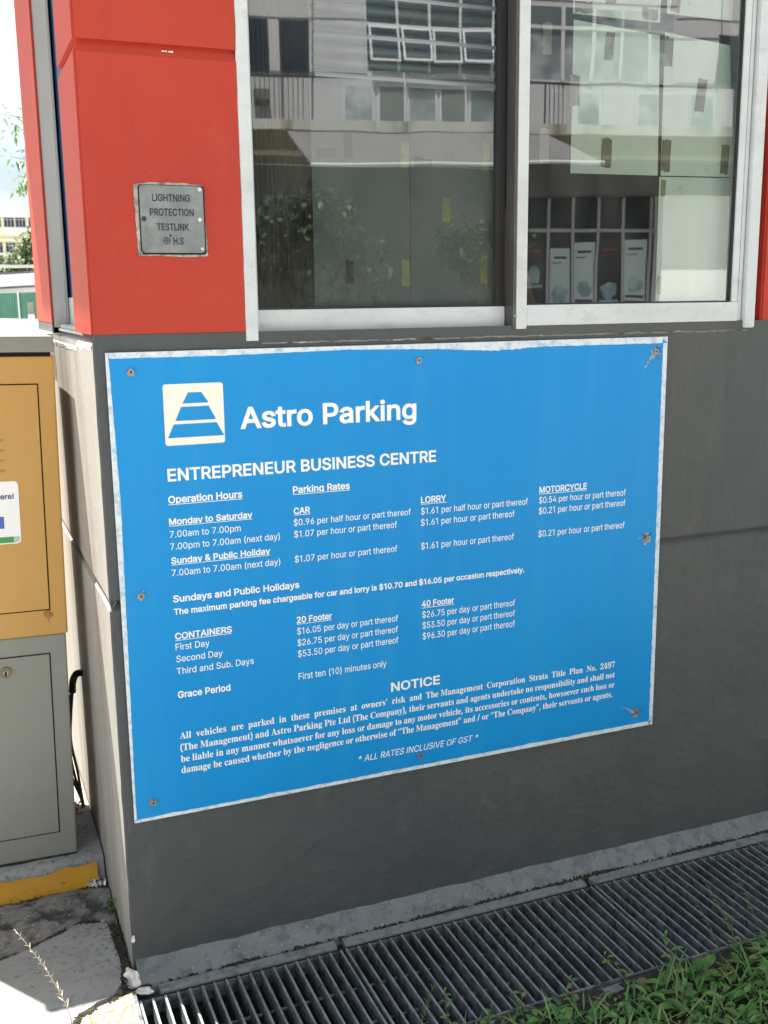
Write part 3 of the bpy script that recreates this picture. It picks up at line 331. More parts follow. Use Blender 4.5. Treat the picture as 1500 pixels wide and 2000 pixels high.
m|792|257,-4 257,26 233,31 221,40 213,80 213,334 246,371 265,381 285,384 307,379 319,366 327,310 327,80 318,40 306,31 281,26 281,-4 512,-4 512,26 488,31 476,40 467,80 467,337 501,372 520,381 539,384 561,379 573,367 581,310 581,80 572,40 560,31 535,26 535,-4 770,-4 770,26 744,31 732,39 724,80 724,302 716,370 692,419 652,449 597,459 556,454 518,438 484,412 459,381 446,411 420,438 384,454 339,459 301,454 267,439 235,415 211,383 213,447 23,447 23,417 49,412 62,403 71,361 71,80 61,40 22,26 22,-4
n|544|261,-4 261,26 236,31 224,39 215,80 215,334 250,371 269,380 290,384 311,379 323,367 332,310 332,80 329,56 322,40 311,30 285,26 285,-4 523,-4 523,26 497,31 485,39 476,80 476,302 468,370 444,419 403,449 347,459 307,454 270,440 237,417 213,387 215,447 23,447 23,417 49,412 62,403 71,361 71,80 61,40 22,26 22,-4
o|481|271,-17 301,-11 353,12 376,29 414,71 441,124 450,154 455,186 455,254 441,316 429,344 396,392 375,412 327,442 300,451 271,457 209,457 153,442 127,428 83,391 65,368 38,315 30,285 25,253 25,187 30,156 50,98 83,50 104,30 152,-1 180,-11 210,-16;223,23 209,29 187,57 175,117 172,278 175,324 187,385 208,414 223,421 240,423 272,413 283,402 300,360 309,277 306,117 295,57 285,41 258,23
p|531|286,-203 286,-172 241,-164 221,-139 215,-82 213,41 232,17 259,-3 290,-15 324,-18 374,-10 397,0 438,31 469,75 482,102 498,161 503,260 498,291 482,346 456,393 421,429 378,452 354,458 329,460 290,455 255,439 225,413 206,380 208,447 24,447 24,419 63,402 71,347 71,-91 68,-143 55,-164 21,-173 21,-203;259,48 242,58 227,75 215,99 215,335 230,360 246,379 264,390 284,393 304,391 319,383 332,371 341,353 353,297 356,179 346,111 327,67 314,55 298,47 279,44
r|411|286,-4 286,26 230,39 218,66 217,274 221,313 244,354 252,361 269,367 293,354 315,326 354,313 391,324 408,342 416,366 416,397 406,425 384,446 369,453 333,459 299,452 248,420 210,365 212,447 26,447 25,416 63,404 71,359 71,80 61,40 22,26 22,-4
s|412|249,-16 279,-8 305,5 329,23 347,46 361,72 369,102 371,135 366,182 348,219 318,248 211,306 168,335 154,371 155,380 169,405 187,416 213,419 247,412 278,393 292,378 314,339 323,313 352,313 352,460 327,460 316,444 304,440 202,460 138,450 112,436 90,418 59,372 51,344 50,294 63,256 75,239 127,195 243,133 258,118 267,101 270,84 266,60 242,34 217,26 181,27 144,44 111,77 98,98 79,155 47,155 47,-16 75,-16 88,3 105,8 195,-17
t|326|223,-11 263,10 295,45 323,96 293,112 267,73 255,65 232,63 217,75 210,117 210,394 300,394 300,447 210,447 210,609 182,609 123,530 25,430 25,394 65,394 65,102 67,74 80,29 106,-1 126,-10 177,-17
u|535|208,-17 268,1 302,25 324,52 322,-19 429,6 518,15 518,45 476,59 466,100 466,447 267,447 267,417 298,412 312,402 322,354 322,96 291,65 252,55 233,58 219,68 206,106 206,447 12,447 12,417 40,412 52,401 61,354 63,102 77,45 90,22 107,4 129,-8 156,-16
v|437|231,-18 375,346 400,396 415,409 440,418 440,447 287,447 287,417 329,409 337,400 340,389 264,180 188,395 190,404 196,410 207,415 238,416 238,447 -8,447 -8,416 23,406 51,352 201,-18
w|621|202,-18 318,276 410,-18 437,-18 592,367 610,403 640,419 640,447 504,447 504,418 540,409 548,393 542,367 480,207 429,375 426,394 435,409 465,416 465,447 236,447 236,418 268,409 283,378 297,336 238,187 169,380 167,394 174,410 202,416 202,447 -19,447 -19,417 6,403 20,376 172,-18
y|429|138,-190 164,-170 188,-139 235,-36 374,345 399,399 412,411 432,416 432,447 286,447 286,416 325,410 335,391 325,346 265,175 188,392 196,410 235,416 235,447 -11,447 -9,416 19,407 48,356 196,-7 181,-62 160,-103 130,-135 117,-136 111,-130 110,-96 94,-67 51,-52 24,-58 4,-73 -13,-107 -12,-138 0,-169 12,-182 40,-199 75,-205
’|249|104,432 152,548 189,661 180,675 84,675 34,432
“|441|119,675 71,560 34,446 43,432 139,432 189,675;311,675 264,560 227,446 236,432 332,432 381,675
”|441|104,432 152,548 189,661 180,675 84,675 34,432;297,432 345,548 381,661 372,675 277,675 227,432"""}
FONT = {}
for st, txt in GLYPHS.items():
    FONT[st] = {}
    for ln in txt.split("\n"):
        ch, adv, rest = ln.split("|")
        lp = [[tuple(int(v) for v in p.split(",")) for p in lo.split(" ")] for lo in rest.split(";")]
        pts = []; eds = []
        for lo in lp:
            o = len(pts); pts += [Vector(q) for q in lo]; eds += [(o + i, o + (i + 1) % len(lo)) for i in range(len(lo))]
        vv, _, ff, _, _, _ = delaunay_2d_cdt(pts, eds, [], 0, 0.01)
        tri = []
        for f in ff:                                        # keep what the outlines wind around
            cx = sum(vv[i].x for i in f) / len(f); cy = sum(vv[i].y for i in f) / len(f); wn = 0
            for lo in lp:
                for (ax, ay), (bx, by) in zip(lo, lo[1:] + lo[:1]):
                    if (ay <= cy) != (by <= cy):
                        if ax + (bx - ax) * (cy - ay) / (by - ay) > cx: wn += 1 if by > ay else -1
            if wn: tri.append(tuple(f))
        flat = [(q.x, q.y) for q in vv]
        FONT[st][ch] = (int(adv), flat, tri, max(q[0] for q in flat), min(q[0] for q in flat))
SPACE = {'r': 282, 'b': 282, 's': 250}
CAP = {'r': 735, 'b': 775, 's': 655}
def lay(mb, text, st, x0, x1, z, cap, y, slant=0.0, under=False):
    """flat letters of `text` from x0 to x1 on the plane y, baseline z"""
    fs = 'r' if st == 'i' else st
    G = FONT[fs]; pen = 0; item = []; lo = None; hi = 0
    for ch in text:
        if ch == ' ': pen += SPACE[fs]; continue
        adv, flat, tri, mx, mn = G[ch]
        if lo is None: lo = pen + mn
        item.append((pen, ch)); hi = pen + mx; pen += adv
    sx = (x1 - x0) / (hi - lo); sz = cap / CAP[fs]
    for pen, ch in item:
        adv, flat, tri, mx, mn = G[ch]
        mb.add([(x0 + (pen + px - lo) * sx + slant * pz * sz, y, z + pz * sz) for px, pz in flat], tri)
    if under:
        t = cap * 0.085
        mb.add([(x0, y, z - cap * 0.15 - t), (x1, y, z - cap * 0.15 - t), (x1, y, z - cap * 0.15), (x0, y, z - cap * 0.15)], [(0, 1, 2, 3)])

# ---------------------------------------------------------------- materials
GREY = (0.061, 0.072, 0.072)
M = {}
M['grey'] = mat('grey_wall_paint', GREY, 0.72, blots=[(3.0, .35, .75, (0.084, 0.086, 0.080), 5), (1.3, .45, .7, (0.056, 0.066, 0.070), 4),
        (18, .58, .76, (0.095, 0.098, 0.094), 7, (1, 1, .5), .7), (5, .58, .72, (0.046, 0.053, 0.055), 7, (1.6, 1, .25), .7), (60, .66, .72, (0.13, 0.13, 0.12), 5, (.35, 1, 1), .5), (5, .56, .70, (0.050, 0.057, 0.059), 6, (3, 1, .3), .35), (260, .775, .80, (0.3, 0.3, 0.28), 1, (1, 1, 1), .5)],
        bump=[(7, .55, .016), (95, .5, .0025), (28, .5, .006)])
M['sunlit_dust'] = mat('sunlit_dusty_grey_paint', (0.30, 0.285, 0.262), 0.8, blots=[(5, .45, .75, (0.20, 0.175, 0.15), 5, (3, 3, .25)), (70, .55, .75, (0.36, 0.345, 0.32), 4)],
        bump=[(14, .25, .005), (150, .4, .0015)])  # wall grey lightened to carry the sunlight on the side wall, plus dust
M['red'] = mat('red_wall_paint', (0.44, 0.048, 0.024), 0.6, spec=.25, blots=[(2.2, .35, .7, (0.375, 0.038, 0.025), 5), (14, .56, .8, (0.43, 0.06, 0.042), 6, (1, 1, .4), .6), (7, .58, .72, (0.34, 0.04, 0.03), 7, (3, 1, .2), .5),
        (170, .825, .84, (0.8, .65, .6), 1)], bump=[(11, .18, .005), (120, .25, .0012)])
M['redside'] = M['red']
M['chip'] = mat('bare_white_plaster', (0.72, 0.70, 0.66), 0.9, blots=[(60, .5, .7, (0.45, 0.44, 0.42), 5)], bump=[(160, .6, .002)])
M['sealant'] = mat('cracked_grey_sealant', (0.20, 0.205, 0.20), 0.9, blots=[(22, .50, .60, (0.05, 0.052, 0.05), 7), (17, .54, .62, (0.46, 0.46, 0.44), 6)], bump=[(140, .6, .002)])
M['alu'] = mat('white_aluminium', (0.55, 0.59, 0.60), 0.36, 0.0, blots=[(4, .45, .7, (0.47, 0.50, 0.51), 5, (1, 1, 3)), (30, .56, .75, (0.36, 0.37, 0.37), 7, (.5, 1, 1), .6), (160, .64, .74, (0.2, .2, .2), 3, (1, 1, 1), .5)], bump=[(180, .1, .0006)])
M['aludull'] = mat('dull_aluminium', (0.40, 0.42, 0.43), 0.4, 0.35, blots=[(30, .55, .8, (0.25, 0.25, 0.25), 6, (1, 1, .3))], bump=[(120, .12, .0008)])
M['alushade'] = mat('shade_dark_aluminium', (0.075, 0.072, 0.07), 0.4, 0.3, blots=[(60, .5, .8, (0.12, 0.115, 0.11), 5, (1, 1, .2))])  # sash aluminium darkened; the shade on the stile side is in the colour
M['jamb'] = mat('grey_jamb_paint', (0.52, 0.52, 0.50), 0.6, blots=[(9, .62, .68, (0.09, 0.075, 0.06), 6, (1, 1, .35)), (2, .3, .8, (0.45, 0.45, 0.43), 4)], bump=[(90, .2, .001)])
M['rubber'] = mat('black_rubber', (0.012, 0.012, 0.013), 0.5)
M['glass'] = glass_mat('tinted_window_glass', (0.76, 0.86, 0.82), 0.14)
M['glass_blue'] = mat('blue_window_film', (0.012, 0.045, 0.15), 0.12, blots=[(3, .4, .7, (0.008, 0.02, 0.07), 3)])
M['blue'] = mat('blue_sign_print', (0.0015, 0.228, 0.585), 0.45, spec=.28, blots=[(1.4, .35, .7, (0.004, 0.262, 0.615), 5), (26, .62, .9, (0.004, 0.195, 0.49), 6, (1, 1, .5), .7), (3.2, .50, .72, (0.02, .275, .60), 6, (7, 1, .35), .5), (9, .62, .74, (0.03, .20, .43), 7, (1, 1, .6), .35),
        (300, .77, .80, (0.03, .09, .2), 1), (420, .52, .75, (0.006, .262, .61), 3, (1, 1, 1), .6)], bump=[(240, .05, .0004), (4, .06, .004)])
M['signwhite'] = mat('worn_white_sign_edge', (0.64, 0.70, 0.74), 0.6, blots=[(70, .48, .70, (0.30, 0.46, 0.62), 7), (160, .56, .74, (0.24, 0.29, 0.34), 5, (1, 1, 1), .75)])
M['filmtear'] = mat('torn_film_and_bare_metal', (0.30, 0.40, 0.48), 0.45, 0.2, blots=[(110, .45, .60, (0.10, 0.16, 0.22), 6), (70, .56, .68, (0.58, 0.64, 0.68), 5), (240, .6, .7, (0.09, 0.07, 0.05), 4)])
M['letter'] = mat('cream_white_lettering', (0.80, 0.82, 0.80), 0.5, blots=[(20, .62, .85, (0.66, 0.74, 0.82), 5)])
M['logo'] = mat('cream_logo_paint', (0.78, 0.77, 0.68), 0.5, blots=[(14, .5, .8, (0.72, 0.71, 0.62), 4)])
M['steel'] = mat('weathered_steel', (0.30, 0.30, 0.29), 0.42, 0.6, blots=[(300, .5, .75, (0.14, 0.11, 0.085), 4)])
M['steelwhite'] = mat('pale_zinc', (0.62, 0.62, 0.60), 0.5, 0.2)
M['rust'] = mat('rusted_steel', (0.06, 0.035, 0.018), 0.8, blots=[(200, .5, .7, (0.02, 0.015, 0.01), 3)])
M['ruststain'] = mat('rust_stain', (0.36, 0.17, 0.035), 0.6, blots=[(60, .45, .6, (0.24, 0.09, 0.02), 6)])
M['plate'] = mat('dull_zinc_plate', (0.165, 0.188, 0.19), 0.5, 0.25, blots=[(28, .4, .75, (0.26, 0.285, 0.285), 6), (12, .58, .8, (0.13, 0.125, 0.10), 6), (300, .6, .8, (0.32, 0.34, 0.34), 3)], bump=[(200, .15, .0006)])
M['ink'] = mat('dark_engraving_paint', (0.018, 0.021, 0.032), 0.6, blots=[(160, .58, .75, (0.09, 0.10, 0.11), 4)])
M['mortar'] = mat('rough_mortar', (0.36, 0.37, 0.33), 0.9, blots=[(60, .45, .65, (0.16, 0.15, 0.13), 6), (25, .55, .7, (0.62, 0.61, 0.57), 5)], bump=[(120, .8, .003)])
M['ochre'] = mat('ochre_cabinet_paint', (0.50, 0.285, 0.072), 0.45, blots=[(2.5, .3, .75, (0.45, 0.252, 0.062), 5), (7, .66, .74, (0.28, 0.11, 0.02), 7, (1, 1, .5), .8)], bump=[(300, .05, .0004)])
M['cabgrey'] = mat('grey_cabinet_paint', (0.235, 0.245, 0.215), 0.5, blots=[(2.5, .3, .8, (0.20, 0.21, 0.185), 4), (90, .68, .76, (0.10, 0.10, 0.085), 3)], bump=[(300, .06, .0004)])
M['gap'] = mat('dark_door_gap', (0.008, 0.007, 0.006), 0.9)
M['brass'] = mat('tarnished_brass', (0.16, 0.14, 0.09), 0.4, 0.7)
M['white'] = mat('white_vinyl', (0.78, 0.80, 0.80), 0.35, blots=[(8, .5, .8, (0.72, 0.75, 0.76), 4)])
M['green_print'] = mat('green_print', (0.035, 0.27, 0.06), 0.4)
M['palegreen'] = mat('pale_green_print', (0.33, 0.55, 0.40), 0.4)
M['navy'] = mat('navy_print', (0.03, 0.05, 0.20), 0.4)
M['midblue'] = mat('blue_print', (0.03, 0.13, 0.42), 0.4)
M['yellow'] = mat('yellow_kerb_paint', (0.50, 0.265, 0.010), 0.7, blots=[(7, .40, .68, (0.42, 0.19, 0.01), 7), (48, .62, .70, (0.07, 0.05, 0.02), 5), (16, .60, .80, (0.36, 0.17, 0.02), 6)], bump=[(45, .35, .004), (200, .3, .0012)])
M['concrete'] = mat('old_concrete', (0.275, 0.28, 0.275), 0.9, blots=[(6, .42, .68, (0.17, 0.175, 0.185), 7), (70, .52, .70, (0.11, 0.11, 0.11), 6), (150, .62, .75, (0.36, 0.35, 0.33), 4), (2.4, .5, .7, (0.28, 0.265, 0.235), 5)], bump=[(24, .5, .006), (170, .6, .002)])
M['granite'] = mat('speckled_granite', (0.33, 0.28, 0.19), 0.8, blots=[(95, .50, .58, (0.17, 0.115, 0.06), 3), (140, .60, .66, (0.46, 0.42, 0.33), 2)], bump=[(140, .4, .002)])
M['palestone'] = mat('pale_stone', (0.34, 0.31, 0.235), 0.85, blots=[(12, .4, .75, (0.27, 0.24, 0.17), 6), (110, .56, .68, (0.2, .175, .12), 4)], bump=[(80, .4, .003)])
M['dirt'] = mat('dirt_and_moss', (0.20, 0.19, 0.175), 0.95, blots=[(20, .45, .58, (0.045, 0.047, 0.048), 7), (11, .52, .7, (0.25, 0.215, 0.18), 6), (80, .58, .70, (0.33, 0.32, 0.31), 5)], bump=[(60, .9, .008), (220, .6, .002)])
M['moss'] = mat('dark_moss', (0.022, 0.022, 0.014), 0.95, blots=[(120, .5, .65, (0.055, 0.05, 0.03), 5), (300, .6, .7, (0.10, 0.095, 0.07), 3)], bump=[(200, .9, .004)])
M['soil'] = mat('dark_soil', (0.028, 0.024, 0.018), 0.98, blots=[(45, .5, .7, (0.06, 0.05, 0.036), 7)], bump=[(90, 1, .01)])
M['skirt'] = mat('blue_grey_cement', (0.145, 0.168, 0.172), 0.85, blots=[(16, .4, .7, (0.185, 0.21, 0.215), 7), (34, .50, .68, (0.085, 0.095, 0.098), 7), (7, .54, .66, (0.10, 0.11, 0.11), 7), (150, .6, .7, (0.27, .28, .28), 3)], bump=[(26, .3, .004), (180, .4, .0015)])
M['galv'] = mat('dirty_galvanised_steel', (0.175, 0.195, 0.20), 0.6, 0.2, blots=[(55, .46, .64, (0.04, 0.046, 0.048), 7), (150, .58, .72, (0.27, 0.29, 0.295), 5), (9, .5, .7, (0.07, 0.08, 0.083), 6)], bump=[(120, .4, .0015)])
M['bartop'] = mat('pale_bar_top_steel', (0.25, 0.285, 0.295), 0.5, 0.25, blots=[(40, .43, .62, (0.13, 0.15, 0.155), 7), (200, .58, .7, (0.40, 0.42, 0.42), 4)])
M['edge'] = mat('cement_edge_strip', (0.20, 0.225, 0.225), 0.75, blots=[(40, .48, .7, (0.09, 0.095, 0.095), 7), (130, .6, .75, (0.24, 0.245, 0.24), 4)], bump=[(120, .35, .0015)])
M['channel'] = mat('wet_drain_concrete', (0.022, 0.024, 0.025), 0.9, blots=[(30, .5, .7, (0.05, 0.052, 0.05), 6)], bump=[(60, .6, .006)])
M['road'] = mat('pale_concrete_road', (0.42, 0.41, 0.38), 0.9, blots=[(.3, .4, .7, (0.36, 0.35, 0.33), 6)], bump=[(30, .3, .005)])
M['board'] = mat('grey_backing_board', (0.17, 0.18, 0.18), 0.7, blots=[(3, .35, .7, (0.14, 0.15, 0.155), 4), (9, .62, .72, (0.09, 0.09, 0.09), 6, (1, 1, .6), .6)])
M['paper'] = mat('aged_white_paper', (0.80, 0.82, 0.76), 0.8, blots=[(4, .4, .75, (0.70, 0.72, 0.66), 5), (26, .66, .74, (0.55, 0.52, 0.40), 6, (1, 1, .5), .7)])
M['tapebrown'] = mat('brown_parcel_tape', (0.20, 0.17, 0.13), 0.35, blots=[(60, .5, .7, (0.13, 0.11, 0.08), 5)])
M['tapeyellow'] = mat('old_yellow_tape', (0.34, 0.32, 0.10), 0.4, blots=[(60, .45, .7, (0.24, 0.225, 0.08), 6)])
M['tapedark'] = mat('dark_tape_scrap', (0.03, 0.028, 0.025), 0.5)
M['curtain'] = mat('olive_curtain', (0.045, 0.042, 0.022), 0.8, blots=[(3, .4, .7, (0.02, 0.022, 0.02), 3)])
M['interior'] = mat('dim_interior_paint', (0.022, 0.027, 0.028), 0.8)
M['brownboard'] = mat('brown_hardboard', (0.30, 0.15, 0.06), 0.6, blots=[(8, .4, .7, (0.22, 0.11, 0.045), 5, (4, 1, .5))])
M['blind'] = mat('pale_metal_slat', (0.22, 0.25, 0.25), 0.3, 0.1)
M['facade'] = mat('pale_facade_panel', (0.44, 0.425, 0.44), 0.7, blots=[(.7, .4, .7, (0.37, 0.36, 0.37), 5)])
M['joint'] = mat('facade_joint', (0.12, 0.12, 0.12), 0.8)
M['slabstain'] = mat('stained_slab', (0.40, 0.39, 0.36), 0.85, blots=[(2.2, .48, .62, (0.16, 0.15, 0.12), 7, (1, 1, .3))])
M['shopglass'] = mat('dark_shop_glass', (0.012, 0.018, 0.022), 0.05, spec=0.5)
M['winblue'] = mat('dark_blue_window', (0.010, 0.018, 0.035), 0.06, spec=0.5)
M['winlit'] = mat('curtained_window', (0.24, 0.26, 0.28), 0.15, blots=[(1.5, .45, .6, (0.40, 0.42, 0.43), 3), (.8, .5, .6, (0.10, 0.12, 0.13), 2)])
M['shade'] = mat('shopfront_grey', (0.10, 0.105, 0.105), 0.7)
M['olive'] = mat('olive_soffit', (0.13, 0.12, 0.075), 0.8)
M['awning'] = mat('grey_awning_sheet', (0.17, 0.163, 0.165), 0.6, blots=[(2, .4, .7, (0.14, 0.132, 0.135), 6)])
M['rail'] = mat('dark_metal_rail', (0.03, 0.035, 0.04), 0.5)
M['frame'] = mat('white_window_frame', (0.48, 0.49, 0.50), 0.5)
M['teal'] = mat('teal_poster_print', (0.16, 0.30, 0.32), 0.6, blots=[(2.0, .45, .6, (0.40, 0.52, 0.53), 4)])
M['poster'] = mat('pale_poster_paper', (0.50, 0.60, 0.60), 0.6)
M['posterdark'] = mat('dark_poster_print', (0.016, 0.022, 0.028), 0.6)
M['posterred'] = mat('red_poster_print', (0.32, 0.03, 0.03), 0.6)
LEAFC = [(0.065, 0.165, 0.045), (0.10, 0.25, 0.055), (0.15, 0.32, 0.075), (0.075, 0.20, 0.05), (0.21, 0.38, 0.09), (0.05, .13, .04), (.24, .30, .09)]
M['leaf'] = mat('weed_leaf', LEAFC[1], 0.45, randcol=LEAFC, trans=.22)
M['grassblade'] = mat('grass_blade', LEAFC[2], 0.5, randcol=[(0.08, .20, .045), (.10, .24, .05), (.06, .14, .035), (.16, .28, .06), (.30, .28, .13)], trans=.25)
M['youngleaf'] = mat('young_leaf', (0.10, 0.20, 0.03), 0.45, randcol=[(.06, .15, .025), (.10, .22, .04), (.13, .22, .05)], trans=.3)
M['stem'] = mat('reddish_stem', (0.09, 0.045, 0.022), 0.6)
M['greenstem'] = mat('green_stem', (0.075, 0.12, 0.04), 0.6)
M['straw'] = mat('dry_straw', (0.60, 0.53, 0.38), 0.8, randcol=[(.62, .56, .42), (.48, .40, .26), (.70, .64, .5)])
M['deadleaf'] = mat('dead_leaf', (0.12, 0.07, 0.04), 0.9, randcol=[(.13, .07, .04), (.20, .13, .08), (.07, .04, .025)])
M['cable'] = mat('black_cable', (0.014, 0.014, 0.015), 0.45)
M['cream'] = mat('cream_block_paint', (0.80, 0.74, 0.52), 0.8, blots=[(.2, .4, .7, (0.74, .69, .48), 5)])
M['offwhite'] = mat('offwhite_wall', (0.80, 0.80, 0.77), 0.8)
M['roofgrey'] = mat('grey_roof_sheet', (0.085, 0.09, 0.095), 0.6, blots=[(1, .4, .7, (.06, .063, .066), 4)])
M['greensheet'] = mat('green_metal_sheet', (0.018, 0.14, 0.085), 0.5, blots=[(.4, .4, .7, (0.012, 0.10, 0.065), 4)])
M['treeleaf'] = mat('tree_leaf', (0.06, 0.11, 0.03), 0.6, randcol=[(.05, .09, .03), (.10, .15, .05), (.15, .19, .07), (.035, .07, .022)], trans=.2)
M['shrubleaf'] = mat('shrub_leaf', (0.03, 0.06, 0.02), 0.6, randcol=[(.018, .035, .014), (.035, .06, .022), (.06, .085, .035), (.012, .026, .01)], trans=.15)
M['bark'] = mat('tree_bark', (0.12, 0.09, 0.065), 0.9, bump=[(12, .7, .03)])
M['carwhite'] = mat('white_car_paint', (0.75, 0.76, 0.78), 0.25)
M['tyre'] = mat('tyre_rubber', (0.015, 0.015, 0.015), 0.8)

# ---------------------------------------------------------------- setting: ground, road, drain
G0 = -0.352       # level of the soil and the paving the drain is cut into
def sheet_with_hole(x0, x1, y0, y1, z):
    mb = MB(); E = 600
    xs = [-E, x0, x1, E]; ys = [-E, y0, y1, E]
    for i in range(3):
        for j in range(3):
            if i == 1 and j == 1: continue
            mb.add([(xs[i], ys[j], z), (xs[i + 1], ys[j], z), (xs[i + 1], ys[j + 1], z), (xs[i], ys[j + 1], z)], [(0, 1, 2, 3)])
    return mb
DX0, DX1, DY0, DY1 = -0.024, 3.2, -0.384, -0.066
kind(sheet_with_hole(DX0, DX1, DY0, DY1, G0).build('ground', M['road']), 'structure')

# soil bed in front of the drain (bumpy sheet, 4 mm and more above the ground)
mb = MB(); nx, ny = 70, 40; rnd = random.Random(4)
for j in range(ny + 1):
    for i in range(nx + 1):
        x = -0.03 + 3.2 * i / nx; y = -0.389 - 2.2 * (j / ny) ** 1.6
        z = G0 + 0.008 + 0.012 * (noise.noise((x * 9, y * 9, 1)) + 0.6) + 0.006 * noise.noise((x * 40, y * 40, 2))
        mb.v.append((x, y, z))
for j in range(ny):
    for i in range(nx):
        a = j * (nx + 1) + i; mb.f.append((a, a + 1, a + nx + 2, a + nx + 1))
kind(mb.build('soil', M['soil'], smooth=True), 'structure')

# raised traffic island behind the yellow kerb, and the kerb
KT = -0.26
mb = MB().box(-9, -0.023, 0.46, 11, G0 + .004, KT)
kind(mb.build('traffic_island', M['palestone']), 'structure')
def displaced_grid(x0, x1, nx, prof, amp, seed, sc=25):
    """sweep a y-z profile along x with small noise"""
    mb = MB(); k = len(prof)
    for i in range(nx + 1):
        x = x0 + (x1 - x0) * i / nx
        for q, (y, z) in enumerate(prof):
            mb.v.append((x, y + amp * noise.noise((x * sc, q * 1.7, seed)), z + amp * noise.noise((x * sc, q * 1.7, seed + 9))))
    for i in range(nx):
        for q in range(k - 1):
            a = i * k + q; mb.f.append((a, a + 1, a + k + 1, a + k))
    return mb
kerb_top = displaced_grid(-2.2, -0.0235, 110, [(.352, G0 + .006), (.356, -0.318), (.372, KT - .022), (.377, KT - .006), (.384, KT + .001), (.40, KT + .0035), (.44, KT + .004), (.52, KT + .003), (.62, KT + .003)], .003, 3)
kerb = kerb_top.build('kerb', M['concrete'], smooth=True); kind(kerb, 'structure')
mb = MB(); n = 90
for i in range(n + 1):
    x = -2.2 + (2.2 - 0.040) * i / n
    t = .0035 * noise.noise((x * 22, 0, 5)) + .003 * noise.noise((x * 60, 0, 7))
    top = KT - .008 + 1.6 * t - (0.006 if noise.noise((x * 8, 3, 1)) > .1 else 0)
    for y, z in ((.3485, -0.320 + t), (.3500, -0.308), (.3585, KT - .034), (.3665, KT - .0225), (.3705, top)):
        mb.v.append((x, y - .0015 + .003 * noise.noise((x * 25, z * 9, 3)) * .4, z))
for i in range(n):
    for q in range(4):
        a = i * 5 + q; mb.f.append((a, a + 1, a + 6, a + 5))
p_ = mb.build('yellow_paint', M['yellow'], kerb, smooth=True)

# paving in the corner left of the wall
def slab(name, poly, z0, z1, m, seed, amp=.004, par=None):
    bm = bmesh.new(); pts = []
    k = len(poly)
    for i in range(k):
        a, b = poly[i], poly[(i + 1) % k]
        L = max(2, int(math.hypot(b[0] - a[0], b[1] - a[1]) / .012))
        for t in range(L):
            x = a[0] + (b[0] - a[0]) * t / L; y = a[1] + (b[1] - a[1]) * t / L
            pts.append((x + amp * noise.noise((x * 40, y * 40, seed)), y + amp * noise.noise((x * 40, y * 40, seed + 5))))
    vs = [bm.verts.new((x, y, z1)) for x, y in pts]; f = bm.faces.new(vs)
    ex = bmesh.ops.extrude_face_region(bm, geom=[f])
    bmesh.ops.translate(bm, vec=(0, 0, z0 - z1), verts=[v for v in ex['geom'] if isinstance(v, bmesh.types.BMVert)])
    mb = MB().bm(bm); return mb.build(name, m, par)
kind(displaced_grid(-1.6, -0.0225, 140, [(-.62, G0 + .004), (-.3, G0 + .006), (.0, -.345), (.10, -.340), (.16, -.325), (.19, -.322), (.22, -.312), (.26, -.318), (.31, -.309), (.345, -.315), (.36, -.32)], .007, 21, 38).build('dirt_strip', M['dirt'], smooth=True), 'stuff')
PZ = -0.3135
kind(slab('paving', [(-1.3, -.60), (-.19, -.60), (-.160, -.60), (-.153, -.17), (-.155, -.13), (-.135, -.096), (-.10, -.075), (-.066, -.066), (-.050, -.035), (-.040, .02), (-.040, .10), (-.045, .185), (-.10, .205), (-.2, .155), (-.3, .12), (-1.3, .14)], -.36, PZ, M['concrete'], 2), 'structure')
kind(slab('granite_paving', [(-.136, -.112), (-.10, -.088), (-.062, -.077), (-.0335, -.07), (-.0335, -.6), (-.15, -.6), (-.142, -.16)], -.36, PZ - .002, M['granite'], 8, .0025), 'structure')

# ---------------------------------------------------------------- the booth
booth = thing('parking_booth', 'small roadside booth with red upper corners over a dark grey wall', 'booth')
CX = -0.02            # left corner of the booth
LB = 1.03              # depth of the booth
def lower_profile():
    return [(0.0, 0.931), (0.0, 0.4468), (0.0125, 0.4462), (0.0130, 0.4390), (0.0012, 0.4262), (0.0, 0.4245), (0.0, G0 - .02)]
# front wall: profile swept along x, fine grid so that the plaster can wave a little
def wave(x, z): return 0.0022 * noise.noise((x * 3.1, z * 3.3, 4)) + 0.0009 * noise.noise((x * 11, z * 11, 8))
mb = MB(); prof = []
for (d0, z0), (d1, z1) in zip(lower_profile(), lower_profile()[1:]):
    k = max(1, int(abs(z0 - z1) / .03))
    prof += [(d0 + (d1 - d0) * t / k, z0 + (z1 - z0) * t / k) for t in range(k)]
prof.append(lower_profile()[-1]); K = len(prof)
xs = [0] + [0.0035] + [0.03 * i for i in range(1, 110)]
for i, xo in enumerate(xs):
    for d, z in prof:
        bev = 0.0022 if i == 0 else 0.0
        jag = (0.0012 * noise.noise((z * 60, 1, 2)) + .0022 * max(0, noise.noise((z * 18, 5, 2)))) if i == 0 else 0
        mb.v.append((CX + xo + d * (1 if i == 0 else 0) + (jag if i == 0 else 0), d + bev + (wave(xo, z) if i > 1 else 0) + jag * .6, z))
for i in range(len(xs) - 1):
    for q in range(K - 1):
        a = i * K + q; mb.f.append((a, a + 1, a + K + 1, a + K))
mb.build('lower_wall', M['grey'], booth, smooth=False)
